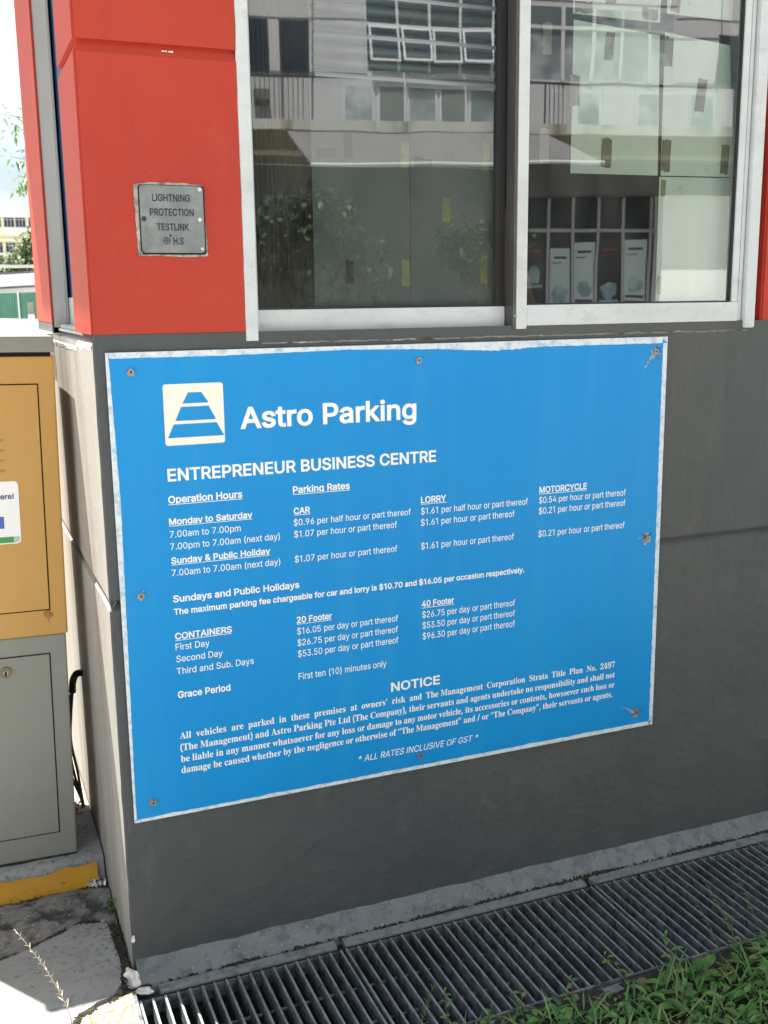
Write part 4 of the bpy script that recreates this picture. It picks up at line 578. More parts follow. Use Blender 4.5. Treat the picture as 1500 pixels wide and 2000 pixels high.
# side wall (faces the sun), mitred to the same corner
mb = MB(); ys = [0, .004] + [.03 * i for i in range(1, 38)] + [1.126]
sprof = [(d, min(z, .915)) for d, z in prof]
for j, y in enumerate(ys):
    for d, z in sprof:
        jag = (0.0012 * noise.noise((z * 60, 1, 2)) + .0022 * max(0, noise.noise((z * 18, 5, 2)))) if j == 0 else 0
        mb.v.append((CX + d + (0 if j else jag) + (.0015 * noise.noise((y * 4, z * 4, 3)) if j > 1 else 0), y + (d + .0022 + jag * .6 if j == 0 else 0), z))
for j in range(len(ys) - 1):
    for q in range(K - 1):
        a = j * K + q; mb.f.append((a, a + K, a + K + 1, a + 1))
mb.build('side_wall', M['sunlit_dust'], booth)
# wall tops / window ledges
MB().box(.262, 3.1, .0105, .15, .84, .913).build('wall_top', M['grey'], booth)
mb = MB(); n = 46                                             # chipped ledge along the side wall
for i in range(n + 1):
    y = .012 + 1.12 * i / n; j = .006 * noise.noise((y * 26, 0, 3)) + .003 * noise.noise((y * 80, 0, 6))
    zl = .914 if y < .245 else .905
    for x, z in ((CX - .0008, zl - .012 + j), (CX - .0022 , zl - .004 + j * .6), (CX + .004 + abs(j), zl + .002), (CX + .05, .921), (CX + .14, .923)):
        mb.v.append((x, y, z))
for i in range(n):
    for q in range(4):
        a = i * 5 + q; mb.f.append((a, a + 1, a + 6, a + 5))
mb.build('side_ledge', M['chip'], booth)
MB().box(CX + .012, .16, .245, .712, .9235, .930, .001).build('side_window_sill', M['aludull'], booth)
MB().box(CX + .016, .14, .25, .700, .9302, .9385, .001).build('side_window_track', M['jamb'], booth)
MB().box(CX - .020, .12, .722, 1.14, .885, .9185, .003).build('side_plinth', M['chip'], booth)
MB().box(CX - .0005, CX + .0035, .7205, 1.126, .9192, .9415, .001).build('pillar_foot', M['grey'], booth)

# red corner pillar with a groove mitred round the corner
def pillar(x0, x1, y0, y1, z0, z1, name, gz=1.411, left=True, right=True, par=booth):
    pr = [(0.0, z0), (0.0, gz - .0105), (0.0085, gz + .0075), (0.009, gz + .0095), (0.0, gz + .0105), (0.0, z1)]
    mb = MB(); k = len(pr)
    for d, z in pr:
        e = d if left else 0; g = d if right else 0
        mb.v += [(x0 + e, y0 + d, z), (x1 - g, y0 + d, z), (x1 - g, y1, z), (x0 + e, y1, z)]
    for q in range(k - 1):
        for s_ in range(4):
            a = q * 4 + s_; b = q * 4 + (s_ + 1) % 4; mb.f.append((a, b, b + 4, a + 4))
    mb.f += [(0, 3, 2, 1), tuple((k - 1) * 4 + i for i in range(4))]
    bm = bmesh.new(); me = bpy.data.meshes.new('t'); me.from_pydata(mb.v, [], mb.f); bm.from_mesh(me); bpy.data.meshes.remove(me)
    ed = [e for e in bm.edges if abs(e.verts[0].co.z - e.verts[1].co.z) > .02]
    bmesh.ops.bevel(bm, geom=ed, offset=.004, segments=2, affect='EDGES')
    return MB().bm(bm).build(name, M['red'], par)
pillar(CX - .0005, .2625, -.001, .252, .9315, 2.2, 'corner_pillar', right=False)
mb = MB(); pr = [(.7215, .942), (1.128, .942), (1.128, 1.388), (1.112, 1.398), (1.112, 1.406), (1.126, 1.412), (1.126, 2.2), (.7215, 2.2)]
mb.add([(CX - .001, y, z) for y, z in pr] + [(CX + .0035, y, z) for y, z in pr], [tuple(range(8)), tuple(range(15, 7, -1))] + [(i, (i + 1) % 8, (i + 1) % 8 + 8, i + 8) for i in range(8)])
mb.build('rear_pillar', M['red'], booth)
pillar(1.4625, 3.1, -.001, .2, .9315, 2.2, 'right_pillar', left=False, right=False)
MB().box(CX + .0042, CX + .0350, .7235, .80, .931, 2.2, .001).build('side_window_jamb', M['jamb'], booth)
MB().box(CX + .0352, CX + .0400, .719, .76, .9386, 2.2, .001).build('side_window_frame', M['aludull'], booth)
MB().box(CX + .0412, CX + .0440, .27, .75, .9386, 1.00).build('side_window_rail', M['alu'], booth)
MB().box(CX + .0442, CX + .048, .27, .86, .94, 2.2).build('side_window_pane', M['glass_blue'], booth)
# shell: back, right, floor, ceiling, roof
MB().box(CX + .006, 3.1, LB, LB + .095, -.3, 2.2).build('back_wall', M['interior'], booth)
MB().box(.045, 3.1, .16, LB - .001, -.35, -.30).build('floor', M['interior'], booth)
MB().box(.262, 1.462, .012, .2, 2.02, 2.2).build('lintel', M['red'], booth)
MB().box(3.0, 3.1, .21, LB - .001, -.3, 2.2).build('right_wall', M['interior'], booth)
MB().box(CX - .30, 3.4, -.30, LB + .38, 2.205, 2.34, .01).build('roof', M['grey'], booth)

mb = MB()
for x in (.1285, .1335, .1400, .1440): mb.box(x, x + .0035, -.0016, .004, 1.4092 + .0006 * math.sin(x * 900), 1.4112)
mb.build('paint_chip', M['chip'], booth)
# ---------------------------------------------------------------- the sliding window
win = MB()
# outer frame: left rough-painted strip, right post, sill track
mbw = MB(); n = 60
for i in range(n + 1):
    z = .914 + 1.106 * i / n; j = .0022 * noise.noise((z * 14, 0, 1)) + .0014 * noise.noise((z * 60, 0, 4))
    for x, y in ((.2585 + j, .0005), (.2605 + j, -.0022), (.2815, -.0022), (.2830, .001), (.2830, .06)): mbw.v.append((x, y, z))
for i in range(n):
    for q in range(4):
        a = i * 5 + q; mbw.f.append((a, a + 1, a + 6, a + 5))
window = thing('window', 'x', 'x')
for key in ('label', 'category'): del window[key]
window.parent = booth
MB().add(mbw.v, mbw.f).build('painted_jamb', M['alu'], window)
mb = MB()
mb.box(.2832, 1.40, .002, .075, .9135, .9205, .001); mb.box(.2832, 1.40, .026, .030, .9207, .9275)
mb.box(1.398, 1.4085, .004, .075, .9207, 2.02, .0015); mb.box(1.4105, 1.440, -.008, .06, .9137, 2.02, .006)
mb.box(.2832, .2875, .012, .075, .9207, 2.02, .001)
mb.box(.2877, 1.3975, .004, .075, 2.0, 2.0195)
mb.build('frame', M['alu'], window)
MB().box(1.4405, 1.4620, .020, .06, .9315, 2.02).build('recess_strip', M['red'], window)
mb = MB(); n = 240
for i in range(n + 1):
    x = .288 + 1.135 * i / n; q = .0016 * noise.noise((x * 28, 0, 0)) + .0012 * noise.noise((x * 90, 2, 0)); h = .0016 + .0016 * max(0, noise.noise((x * 12, 6, 1)) + .3)
    for y, z in ((.0022, .9068 + q), (-.0018, .9078 + q), (-.0022, .9082 + q + h), (.0022, .9095 + q + h)): mb.v.append((x, y, z))
for i in range(n):
    for q in range(3):
        a = i * 4 + q; mb.f.append((a, a + 1, a + 5, a + 4))
mb.build('sealant', M['sealant'], window)
# rear (left) sash
for x1, z0, z1 in ((.820, .9285, .9700), (.830, 1.96, 1.999)): MB().box(.288, x1, .032, .052, z0, z1, .002).build('sash_rail', M['alu'], window)
mb = MB(); mb.box(.2885, .2945, .033, .051, .9705, 1.9595, .001); mb.box(.800, .8195, .033, .051, .9705, 1.9595, .001)
mb.box(.2947, .7998, .0335, .0400, .9702, .9735); mb.build('gasket', M['rubber'], window)
mb = MB(); mb.add([(.2946, .042, .9702), (.7999, .042, .9702), (.7999, .042, 1.9598), (.2946, .042, 1.9598)], [(0, 1, 2, 3)])
mb.build('pane', M['glass'], window)
# front (right) sash
mb = MB(); mb.box(.8275, .8515, -.0045, .022, .9235, 1.999, .0025); mb.build('sash_stile', M['alu'], window)
MB().box(.8205, .8272, -.002, .0335, .9237, 1.999, .001).build('stile_edge', M['alushade'], window)
MB().cyl((.8238, -.003, .951), (0, 1, 0), .0032, .003, 14).build('stile_screw', M['steel'], window)
for z0, z1 in ((.9300, .9720), (1.96, 1.999)): MB().box(.8518, 1.394, -.002, .020, z0, z1, .002).build('sash_rail', M['alu'], window)
mb = MB(); mb.box(1.3775, 1.394, .000, .020, .9722, 1.9598, .002); mb.build('sash_stile', M['alu'], window)
mb = MB(); mb.box(.8518, 1.3770, .006, .012, .9722, .9752); mb.box(1.3735, 1.3772, .004, .012, .9754, 1.9598); mb.build('gasket', M['rubber'], window)
mb = MB(); mb.add([(.8518, .010, .9722), (1.3770, .010, .9722), (1.3770, .010, 1.9598), (.8518, .010, 1.9598)], [(0, 1, 2, 3)])
mb.build('pane', M['glass'], window)

# things behind the panes
def sheet(poly, y, thick=.0006, curl=0.0): return MB().prism([(x, z) for x, z in poly], y, y + thick)
def strip(x0, x1, z0, z1, y, seed, tilt=0.0):
    rnd = random.Random(seed); cx = (x0 + x1) / 2; cz = (z0 + z1) / 2; pts = []
    for a, b, k in (((x0, z0), (x1, z0), 5), ((x1, z0), (x1, z1), 2), ((x1, z1), (x0, z1), 5), ((x0, z1), (x0, z0), 2)):
        for t in range(k):
            jx = (rnd.random() - .5) * .0012; jz = (rnd.random() - .5) * (.005 if k == 5 else .001)
            x = a[0] + (b[0] - a[0]) * t / k + jx; z = a[1] + (b[1] - a[1]) * t / k + jz
            dx, dz = x - cx, z - cz
            pts.append((cx + dx * math.cos(tilt) - dz * math.sin(tilt), cz + dx * math.sin(tilt) + dz * math.cos(tilt)))
    return MB().prism(pts, y, y + .0003)
def paper(poly, y, label, tapes, yellow=()):
    t = thing('paper_sheet', label, 'paper', (0, 0, 0), group='papers taped inside the window')
    sheet(poly, y).build('sheet', M['paper'], t)
    for i, (x0, x1, z0, z1, tl) in enumerate(tapes): strip(x0, x1, z0, z1, y - .0012 - .0004 * (i % 3), i + int(x0 * 900), tl).build('tape_strip', M['tapebrown'], t)
    for i, (x0, x1, z0, z1) in enumerate(yellow): strip(x0, x1, z0, z1, y - .0012, i + 77).build('tape_strip', M['tapeyellow'], t)
    return t
paper([(.981, 1.541), (1.193, 1.527), (1.201, 1.243), (.981, 1.241)], .048, 'white paper sheet taped low in the middle of the right pane',
      [(1.058, 1.079, 1.470, 1.524, -.05), (1.055, 1.080, 1.256, 1.314, -.03), (.975, .997, 1.375, 1.434, 0)])
paper([(1.205, 1.533), (1.376, 1.520), (1.404, 1.246), (1.207, 1.243)], .046, 'white paper sheet hanging beside the right edge of the window pane',
      [(1.2035, 1.226, 1.466, 1.524, -.05), (1.292, 1.316, 1.379, 1.446, -.12), (1.207, 1.230, 1.252, 1.317, -.02), (1.366, 1.387, 1.252, 1.314, -.03)])
paper([(1.207, 1.241), (1.404, 1.244), (1.404, .976), (1.209, .976)], .050, 'large pale paper sheet reaching down to the bottom right window rail', [], [(1.211, 1.222, .99, 1.03), (1.212, 1.224, 1.20, 1.235)])
paper([(.980, 1.75), (1.194, 1.75), (1.194, 1.552), (.980, 1.553)], .050, 'upper paper sheet cut by the photo top left of the dark gap', [(1.058, 1.083, 1.580, 1.63, 0), (.985, 1.025, 1.556, 1.577, .05), (1.148, 1.186, 1.556, 1.578, 0)])
paper([(1.209, 1.75), (1.407, 1.75), (1.407, 1.570), (1.209, 1.571)], .048, 'upper paper sheet at the top right corner of the window', [(1.220, 1.243, 1.575, 1.63, -.1), (1.380, 1.400, 1.572, 1.63, 0)])
for i, (x0, x1, z0, z1) in enumerate(((.889, .910, 1.462, 1.520), (.885, .907, 1.253, 1.32))):
    tag(strip(x0, x1, z0, z1, .0125, 300 + i).build('tape_strip', M['tapebrown']), ('brown tape strip stuck on the right pane near its top left corner', 'brown tape strip stuck beside the left edge of the right pane, lower of two')[i], 'tape', 'tape strips stuck straight on the glass')
def board(x0, x1, z0, z1, y, label, ytapes, dtapes):
    t = thing('backing_board', label, 'board', group='grey boards behind the left pane')
    MB().box(x0, x1, y, y + .004, z0, z1).build('sheet', M['board'], t)
    for i, q in enumerate(ytapes): strip(*q, y - .0014, 40 + i).build('tape_strip', M['tapeyellow'], t)
    for i, q in enumerate(dtapes): strip(*q, y - .0016, 60 + i, .03).build('tape_strip', M['tapedark'], t)
    return t
board(.417, .621, .974, 2.0, .064, 'grey board behind the left pane, left of the seam', [(.601, .6195, 1.241, 1.290), (.601, .618, 1.012, 1.064)],
      [(.483, .500, 1.255, 1.303), (.482, .498, 1.018, 1.062), (.424, .465, 1.254, 1.272)])
board(.6225, .82, .974, 2.0, .064, 'grey board behind the left pane, right of the seam', [(.782, .797, 1.240, 1.297), (.691, .709, 1.139, 1.187), (.779, .795, 1.018, 1.073)],
      [(.630, .645, 1.449, 1.500), (.628, .669, 1.244, 1.260)])
mb = MB(); n = 120
for i in range(n + 1):
    x = .24 + .19 * i / n; y = .085 + .007 * math.sin(i * 1.05)
    mb.v += [(x, y, .95), (x, y, 2.0)]
for i in range(n): mb.f.append((2 * i, 2 * i + 2, 2 * i + 3, 2 * i + 1))
tag(mb.build('curtain', M['curtain']), 'dark olive pleated curtain behind the left edge of the left pane', 'curtain')
bl = thing('rolled_blind', 'rolled metal blind across the top of the left window pane', 'blind')
mb = MB()
for i in range(7):
    z = 1.40 + i * .024; r = .011
    mb.tube([(.42, .0515, z), (.82, .0515, z)], .0085 if i % 3 else .0105, 10)
mb.build('slats', M['blind'], bl, smooth=True)
tag(MB().prism([(.86, .94), (.955, .94), (.885, 1.16), (.86, 1.18)], .12, .126).build('brown_board', M['brownboard']), 'brown hardboard leaning inside the right pane at its lower left', 'board')

# ---------------------------------------------------------------- the parking sign
sign = thing('parking_sign', 'large blue parking rates sign with white lettering screwed to the grey wall', 'sign')
SW = 1.2023
MB().box(.0, SW, -.0085, -.0035, .0, .900, .0012).build('panel', M['signwhite'], sign)
def worn_outline():
    pts = []
    def edge(a, b, n, nx, nz, base, amp, seed, extra=None):
        for i in range(n):
            t = i / n; x = a[0] + (b[0] - a[0]) * t; z = a[1] + (b[1] - a[1]) * t
            j = base(t) + amp * noise.noise((t * 60, seed, 1)) + amp * .6 * noise.noise((t * 210, seed, 5))
            if extra: j += extra(t)
            pts.append((x + nx * j, z + nz * j))
    sm = lambda a, b: (lambda t: a + (b - a) * t)
    edge((0, 0), (SW, 0), 260, 0, 1, sm(.0070, .0105), .0011, 3, lambda t: .002 * max(0, noise.noise((t * 24, 8, 2))))
    edge((SW, 0), (SW, .9), 180, -1, 0, sm(.0105, .0125), .0016, 7)
    edge((SW, .9), (0, .9), 260, 0, -1, sm(.0140, .0105), .0010, 11, lambda t: (.0050 * (1 - abs(t - .36) / .10) if abs(t - .36) < .10 else 0) + (.004 * abs(noise.noise((t * 330, 2, 2))) if abs(t - .34) < .045 else 0) - (.0045 * (1 - abs(t - .62) / .2) if abs(t - .62) < .2 else 0))
    edge((0, .9), (0, 0), 180, 1, 0, sm(.0050, .0042), .0008, 15, lambda t: 0.0062 * (t / .3 if t < .3 else max(0, 1 - (t - .3) / .6)))
    return pts
wo = worn_outline()
tri = tessellate_polygon([[Vector((x, z, 0)) for x, z in wo]])
MB().add([(x, -.0090, z) for x, z in wo], tri).build('printed_face', M['blue'], sign)
mb = MB(); yl = -.00945
ROWS = [('Astro Parking', 'b', 0.2386, 0.5995, 0.7531, 0.0404, 0),
    ('ENTREPRENEUR BUSINESS CENTRE', 'b', 0.098, 0.6428, 0.6632, 0.0234, 0),
    ('Operation Hours', 'b', 0.0969, 0.2373, 0.6217, 0.014, 1),
    ('Parking Rates', 'b', 0.3376, 0.4548, 0.6215, 0.0139, 1),
    ('CAR', 'b', 0.338, 0.3715, 0.5805, 0.0125, 1),
    ('$0.96 per half hour or part thereof', 'r', 0.3373, 0.5857, 0.5572, 0.0126, 0),
    ('$1.07 per hour or part thereof', 'r', 0.3373, 0.555, 0.5337, 0.0127, 0),
    ('$1.07 per hour or part thereof', 'r', 0.3372, 0.5552, 0.4838, 0.0128, 0),
    ('Monday to Saturday', 'b', 0.0963, 0.2555, 0.5809, 0.0126, 1),
    ('7.00am to 7.00pm', 'r', 0.0964, 0.2316, 0.5567, 0.0124, 0),
    ('7.00pm to 7.00am (next day)', 'r', 0.0964, 0.3084, 0.5333, 0.0124, 0),
    ('Sunday & Public Holiday', 'b', 0.0964, 0.2883, 0.5064, 0.0125, 1),
    ('7.00am to 7.00am (next day)', 'r', 0.0964, 0.3076, 0.4827, 0.0125, 0),
    ('Sundays and Public Holidays', 'b', 0.0962, 0.3451, 0.432, 0.0135, 0),
    ('The maximum parking fee chargeable for car and lorry is $10.70 and $16.05 per occasion respectively.', 'b', 0.0965, 0.8509, 0.4076, 0.012, 0),
    ('LORRY', 'b', 0.6085, 0.6656, 0.5793, 0.0134, 1),
    ('$1.61 per half hour or part thereof', 'r', 0.6084, 0.8576, 0.5558, 0.0132, 0),
    ('$1.61 per hour or part thereof', 'r', 0.6082, 0.8257, 0.5322, 0.0133, 0),
    ('$1.61 per hour or part thereof', 'r', 0.6084, 0.825, 0.4825, 0.0134, 0),
    ('MOTORCYCLE', 'b', 0.8852, 1.0037, 0.578, 0.0138, 1),
    ('$0.54 per hour or part thereof', 'r', 0.8846, 1.1049, 0.5554, 0.0136, 0),
    ('$0.21 per hour or part thereof', 'r', 0.8846, 1.1049, 0.5322, 0.0137, 0),
    ('$0.21 per hour or part thereof', 'r', 0.8845, 1.1049, 0.4819, 0.0138, 0),
    ('20 Footer', 'b', 0.3376, 0.4117, 0.3601, 0.0131, 1),
    ('$16.05 per day or part thereof', 'r', 0.3376, 0.5554, 0.3364, 0.0131, 0),
    ('$26.75 per day or part thereof', 'r', 0.3378, 0.5551, 0.3126, 0.0132, 0),
    ('$53.50 per day or part thereof', 'r', 0.3379, 0.5557, 0.2893, 0.0133, 0),
    ('40 Footer', 'b', 0.6093, 0.6835, 0.3597, 0.0135, 1),
    ('$26.75 per day or part thereof', 'r', 0.61, 0.8297, 0.3358, 0.0136, 0),
    ('$53.50 per day or part thereof', 'r', 0.6103, 0.8296, 0.3126, 0.0136, 0),
    ('$96.30 per day or part thereof', 'r', 0.6106, 0.8299, 0.289, 0.0137, 0),
    ('CONTAINERS', 'b', 0.0961, 0.2062, 0.3589, 0.0128, 1),
    ('First Day', 'r', 0.096, 0.1615, 0.3373, 0.0128, 0),
    ('Second Day', 'r', 0.0963, 0.1861, 0.3134, 0.0128, 0),
    ('Third and Sub. Days', 'r', 0.0959, 0.2475, 0.2889, 0.0129, 0),
    ('Grace Period', 'b', 0.0956, 0.1985, 0.2414, 0.0137, 0),
    ('First ten (10) minutes only', 'r', 0.3381, 0.5285, 0.242, 0.0134, 0),
    ('NOTICE', 'b', 0.5381, 0.6505, 0.1855, 0.0197, 0),
    ('All  vehicles  are  parked  in  these  premises  at  owners’  risk  and  The Management  Corporation  Strata  Title  Plan  No.  2497', 's', 0.0951, 1.091, 0.1576, 0.0136, 0),
    ('(The Management) and Astro Parking Pte Ltd (The Company), their servants and agents undertake no responsibility and shall not', 's', 0.0951, 1.0919, 0.1333, 0.0137, 0),
    ('be liable in any manner whatsoever for any loss or damage to any motor vehicle, its accessories or contents, howsoever such loss or', 's', 0.095, 1.0921, 0.1096, 0.0138, 0),
    ('damage be caused whether by the negligence or otherwise of “The Management” and / or “The Company”, their servants or agents.', 's', 0.0949, 1.0865, 0.0869, 0.0138, 0),
    ('* ALL RATES INCLUSIVE OF GST *', 'i', 0.4615, 0.7406, 0.0418, 0.0137, 0)]
for (text, st, x0, x1, z, cap, un) in ROWS:
    lay(mb, text, st, x0, x1, z, cap, yl, slant=.2 if st == 'i' else 0, under=bool(un))
mb.build('lettering', M['letter'], sign)
# logo: cream rounded square with three trapezoid bands of road
lx0, lx1, lz0, lz1 = .0975, .2085, .7285, .8405
def rrect(x0, x1, z0, z1, r, n=5):
    pts = []
    for cx, cz, a0 in ((x1 - r, z0 + r, -90), (x1 - r, z1 - r, 0), (x0 + r, z1 - r, 90), (x0 + r, z0 + r, 180)):
        pts += [(cx + r * math.cos(R(a0 + 90 * k / n)), cz + r * math.sin(R(a0 + 90 * k / n))) for k in range(n + 1)]
    return pts
logo = MB().prism(rrect(lx0, lx1, lz0, lz1, .005), -.00950, -.00915).build('logo', M['logo'], sign)
mb = MB(); W_ = lx1 - lx0; H_ = lz1 - lz0
for (a, b, c, d, zb, zt) in ((.31, .745, .41, .63, .68, .855), (.18, .86, .285, .745, .40, .625), (.045, .985, .15, .87, .125, .345)):
    mb.add([(lx0 + a * W_, -.00995, lz0 + zb * H_), (lx0 + b * W_, -.00995, lz0 + zb * H_), (lx0 + d * W_, -.00995, lz0 + zt * H_), (lx0 + c * W_, -.00995, lz0 + zt * H_)], [(0, 1, 2, 3)])
mb.build('logo_bands', M['blue'], logo)
# screws and the torn film around them
def blob(cx, cz, r, seed, y, ext=None, n=22):
    pts = []
    for i in range(n):
        a = 2 * math.pi * i / n; q = r * (1 + .38 * noise.noise((math.cos(a) * 1.6, math.sin(a) * 1.6, seed)))
        if ext:
            da = (a - R(ext[0]) + math.pi) % (2 * math.pi) - math.pi
            q += ext[1] * math.exp(-(da / .13) ** 2)
        pts.append((cx + q * math.cos(a), cz + q * math.sin(a)))
    return pts
SCREWS = [(.042, .865, .0066, (-30, .006)), (.604, .868, .0062, None), (1.169, .869, .0105, (232, .040)), (1.165, .453, .0125, (175, .012)), (1.152, .039, .0105, (152, .036)),
          (.602, .033, .0066, None), (.037, .038, .0078, (130, .005)), (.037, .452, .0072, (60, .007))]
for i, (x, z, r, ext) in enumerate(SCREWS):
    sc = MB(); sc.cyl((x, -.0125, z), (0, 1, 0), .0058, .0045, 18, r2=.0048); s_ob = sc.build('screw', M['steel'], sign)
    MB().cyl((x, -.0149, z), (0, 1, 0), .0022, .0006, 8).build('recess', M['rust'], s_ob)
    pb = blob(x, z - .001, r, i * 3.3, 0, ext, 40)
    MB().add([(a, -.00960, b) for a, b in pb], tessellate_polygon([[Vector((a, b, 0)) for a, b in pb]])).build('torn_film', M['filmtear'], sign)
    if r > .010:                                    # raised curl of film beside the screw
        rr = random.Random(i); mb = MB()
        for k in range(5):
            a = rr.random() * 6.28; L = .007 + rr.random() * .008
            c = Vector((x + .006 * math.cos(a), -.0098, z + .006 * math.sin(a))); u = Vector((math.cos(a + .9), 0, math.sin(a + .9))) * L
            v = Vector((-math.sin(a), -.4, math.cos(a))) * .004
            mb.add([c, c + u, c + u * .7 + v, c + v * 1.2 + Vector((0, -.003, 0))], [(0, 1, 2, 3)])
        mb.build('film_curl', M['filmtear'], sign)

# ---------------------------------------------------------------- lightning test link plate
pl = thing('test_link_plate', 'grey metal plate reading LIGHTNING PROTECTION TESTLINK set into the red pillar', 'plate')
hole = [(.067, 1.189), (.10, 1.1925), (.15, 1.193), (.188, 1.190), (.190, 1.15), (.1915, 1.11), (.193, 1.067), (.15, 1.0655), (.10, 1.0675), (.069, 1.067), (.068, 1.11), (.0665, 1.15)]
pts = []
for i in range(len(hole)):
    a, b = hole[i], hole[(i + 1) % len(hole)]
    for t in range(6):
        x = a[0] + (b[0] - a[0]) * t / 6; z = a[1] + (b[1] - a[1]) * t / 6
        pts.append((x + .0016 * noise.noise((x * 160, z * 160, 1)), z + .0016 * noise.noise((x * 160, z * 160, 6))))
MB().prism(pts, -.0026, -.0012).build('mortar_bed', M['mortar'], pl)
MB().prism(rrect(.0735, .1905, 1.0695, 1.1885, .005), -.0032, -.0027).build('shadow_gap', M['gap'], pl)
MB().prism(rrect(.0755, .1875, 1.0725, 1.1872, .006), -.0066, -.0034).build('cover_plate', M['plate'], pl)
mb = MB()
for tx, x0, x1, z in (("LIGHTNING", .0970, .1640, 1.1608), ("PROTECTION", .0918, .1695, 1.1364), ("TESTLINK", .1030, .1600, 1.1112), ("H.S", .1310, .1495, 1.0872)):
    lay(mb, tx, 'b', x0, x1, z, .0122, -.0070)
def ring(mb, cx, cz, r0, r1, y, n=28):
    vs = [(cx + r * math.cos(2 * math.pi * k / n), y, cz + r * math.sin(2 * math.pi * k / n)) for r in (r0, r1) for k in range(n)]
    mb.add(vs, [(k, (k + 1) % n, n + (k + 1) % n, n + k) for k in range(n)])
ring(mb, .1192, .0 + 1.0932, .0048, .0062, -.0070); ring(mb, .1192, 1.0932, .0012, .0027, -.0070)
for a in range(4):
    c, s = math.cos(R(a * 90)), math.sin(R(a * 90)); q = .0005
    mb.add([(.1192 + c * .0028 - s * q, -.0070, 1.0932 + s * .0028 + c * q), (.1192 + c * .0028 + s * q, -.0070, 1.0932 + s * .0028 - c * q),
            (.1192 + c * .0048 + s * q, -.0070, 1.0932 + s * .0048 - c * q), (.1192 + c * .0048 - s * q, -.0070, 1.0932 + s * .0048 + c * q)], [(0, 1, 2, 3)])
ring(mb, .1262, 1.1018, .0014, .0024, -.0070); ring(mb, .1262, 1.1018, .0003, .0009, -.0070)
mb.build('lettering', M['ink'], pl)
for x, z, r, m in ((.0800, 1.1815, .0030, 'plate'), (.1815, 1.1818, .0034, 'steelwhite'), (.0810, 1.1302, .0044, 'rust'), (.1797, 1.1300, .0036, 'steelwhite'), (.0800, 1.0800, .0030, 'plate'), (.1818, 1.0795, .0026, 'steelwhite')):
    MB().cyl((x, -.0072, z), (0, 1, 0), r, .0024, 16, r2=r * .8).build('screw', M[m], pl)
for x, z in ((.0712, 1.1860), (.0727, 1.0722)):
    MB().cyl((x, -.0035, z), (0, 1, 0), .0036, .0028, 14).build('frame_bolt', M['plate'], pl)

# ---------------------------------------------------------------- the utility cabinet
cab = thing('utility_cabinet', 'utility cabinet with ochre upper body on grey base beside the booth', 'cabinet', (-.26, .4105, KT + .004), (0, R(1.15), 0))
F = 0.0; DP = .30          # local: front at y=0, x from -.19 to .183
mb = MB().box(-.24, .183, .002, DP, .0, .530, .004); mb.build('lower_body', M['cabgrey'], cab)
mb = MB().box(-.24, .187, -.003, DP + .002, .5305, 1.138, .004); mb.build('upper_body', M['ochre'], cab)
MB().box(-.238, .181, .004, DP, 1.1385, 1.146).build('roof_gap', M['gap'], cab)
mb = MB().box(-.248, .187, -.008, DP + .008, 1.1465, 1.180, .003)
mb.build('roof', M['cabgrey'], cab)
def door(x0, x1, z0, z1, y, m, name):
    MB().box(x0 - .0025, x1 + .0025, y - .0008, y + .003, z0 - .0025, z1 + .0025).build('door_gap', M['gap'], cab)
    return MB().box(x0, x1, y - .0022, y + .002, z0, z1, .0012).build('door', M[m], cab)
ud = door(-.145, .150, .590, 1.079, -.003, 'ochre', 'door')
ld = door(-.150, .145, .062, .486, .002, 'cabgrey', 'door')
lk = MB().cyl((.052, -.0022, .455), (0, 1, 0), .0118, .006, 24, r2=.0100); lock = lk.build('lock', M['brass'], ld)
mb = MB().cyl((.052, -.0056, .455), (0, 1, 0), .0058, .0012, 18); mb.build('lock_core', M['steel'], lock)
mb = MB().prism([(.0505, .448), (.0535, .448), (.0545, .455), (.052, .461), (.0495, .455)], -.0068, -.0062); mb.build('keyhole', M['gap'], lock)
mb = MB()
for k in range(4):
    for c in range(5):
        z = .926 + k * .0215 - 0.03; x = .0475 - c * .042
        mb.add([(x + .030, -.0055, z + .003), (x + .034, -.0055, z + .006), (x, -.0105, z), (x, -.0055, z + .008)], [(0, 1, 3), (0, 3, 2), (1, 2, 3)])
mb.build('louvre', M['ochre'], ud)
b_ = blob(.146, .578, .010, 4.2, 0, (-80, .014), 36); MB().prism(b_, -.00325, -.0029).build('rust_stain', M['ruststain'], cab)
st = MB().prism(rrect(-.02, .1005, .742, .877, .009), -.0061, -.0054).build('sticker', M['white'], cab)
mb = MB(); lay(mb, "here!", 'b', .0545, .0905, .8395, .0115, -.0066); mb.build('lettering', M['navy'], st)
mb = MB().add([(-.011, -.0065, .7445), (.0855, -.0065, .7445), (.0855, -.0065, .7575), (-.018, -.0065, .7575)], [(0, 1, 2, 3)]); mb.build('green_band', M['green_print'], st)
mb = MB().add([(.0857, -.0065, .7445), (.0925, -.0065, .7445), (.0985, -.0065, .750), (.0985, -.0065, .7575), (.0857, -.0065, .7575)], [(0, 1, 2, 3, 4)]); mb.build('pale_band', M['palegreen'], st)
mb = MB().add([(.01, -.0065, .776), (.068, -.0065, .776), (.068, -.0065, .802), (.01, -.0065, .802)], [(0, 1, 2, 3)]); mb.build('picture', M['midblue'], st)
mb = MB().box(-.24, .183, -.0035, .0018, -.004, .0045, .0005); mb.build('base_seal', M['moss'], cab)

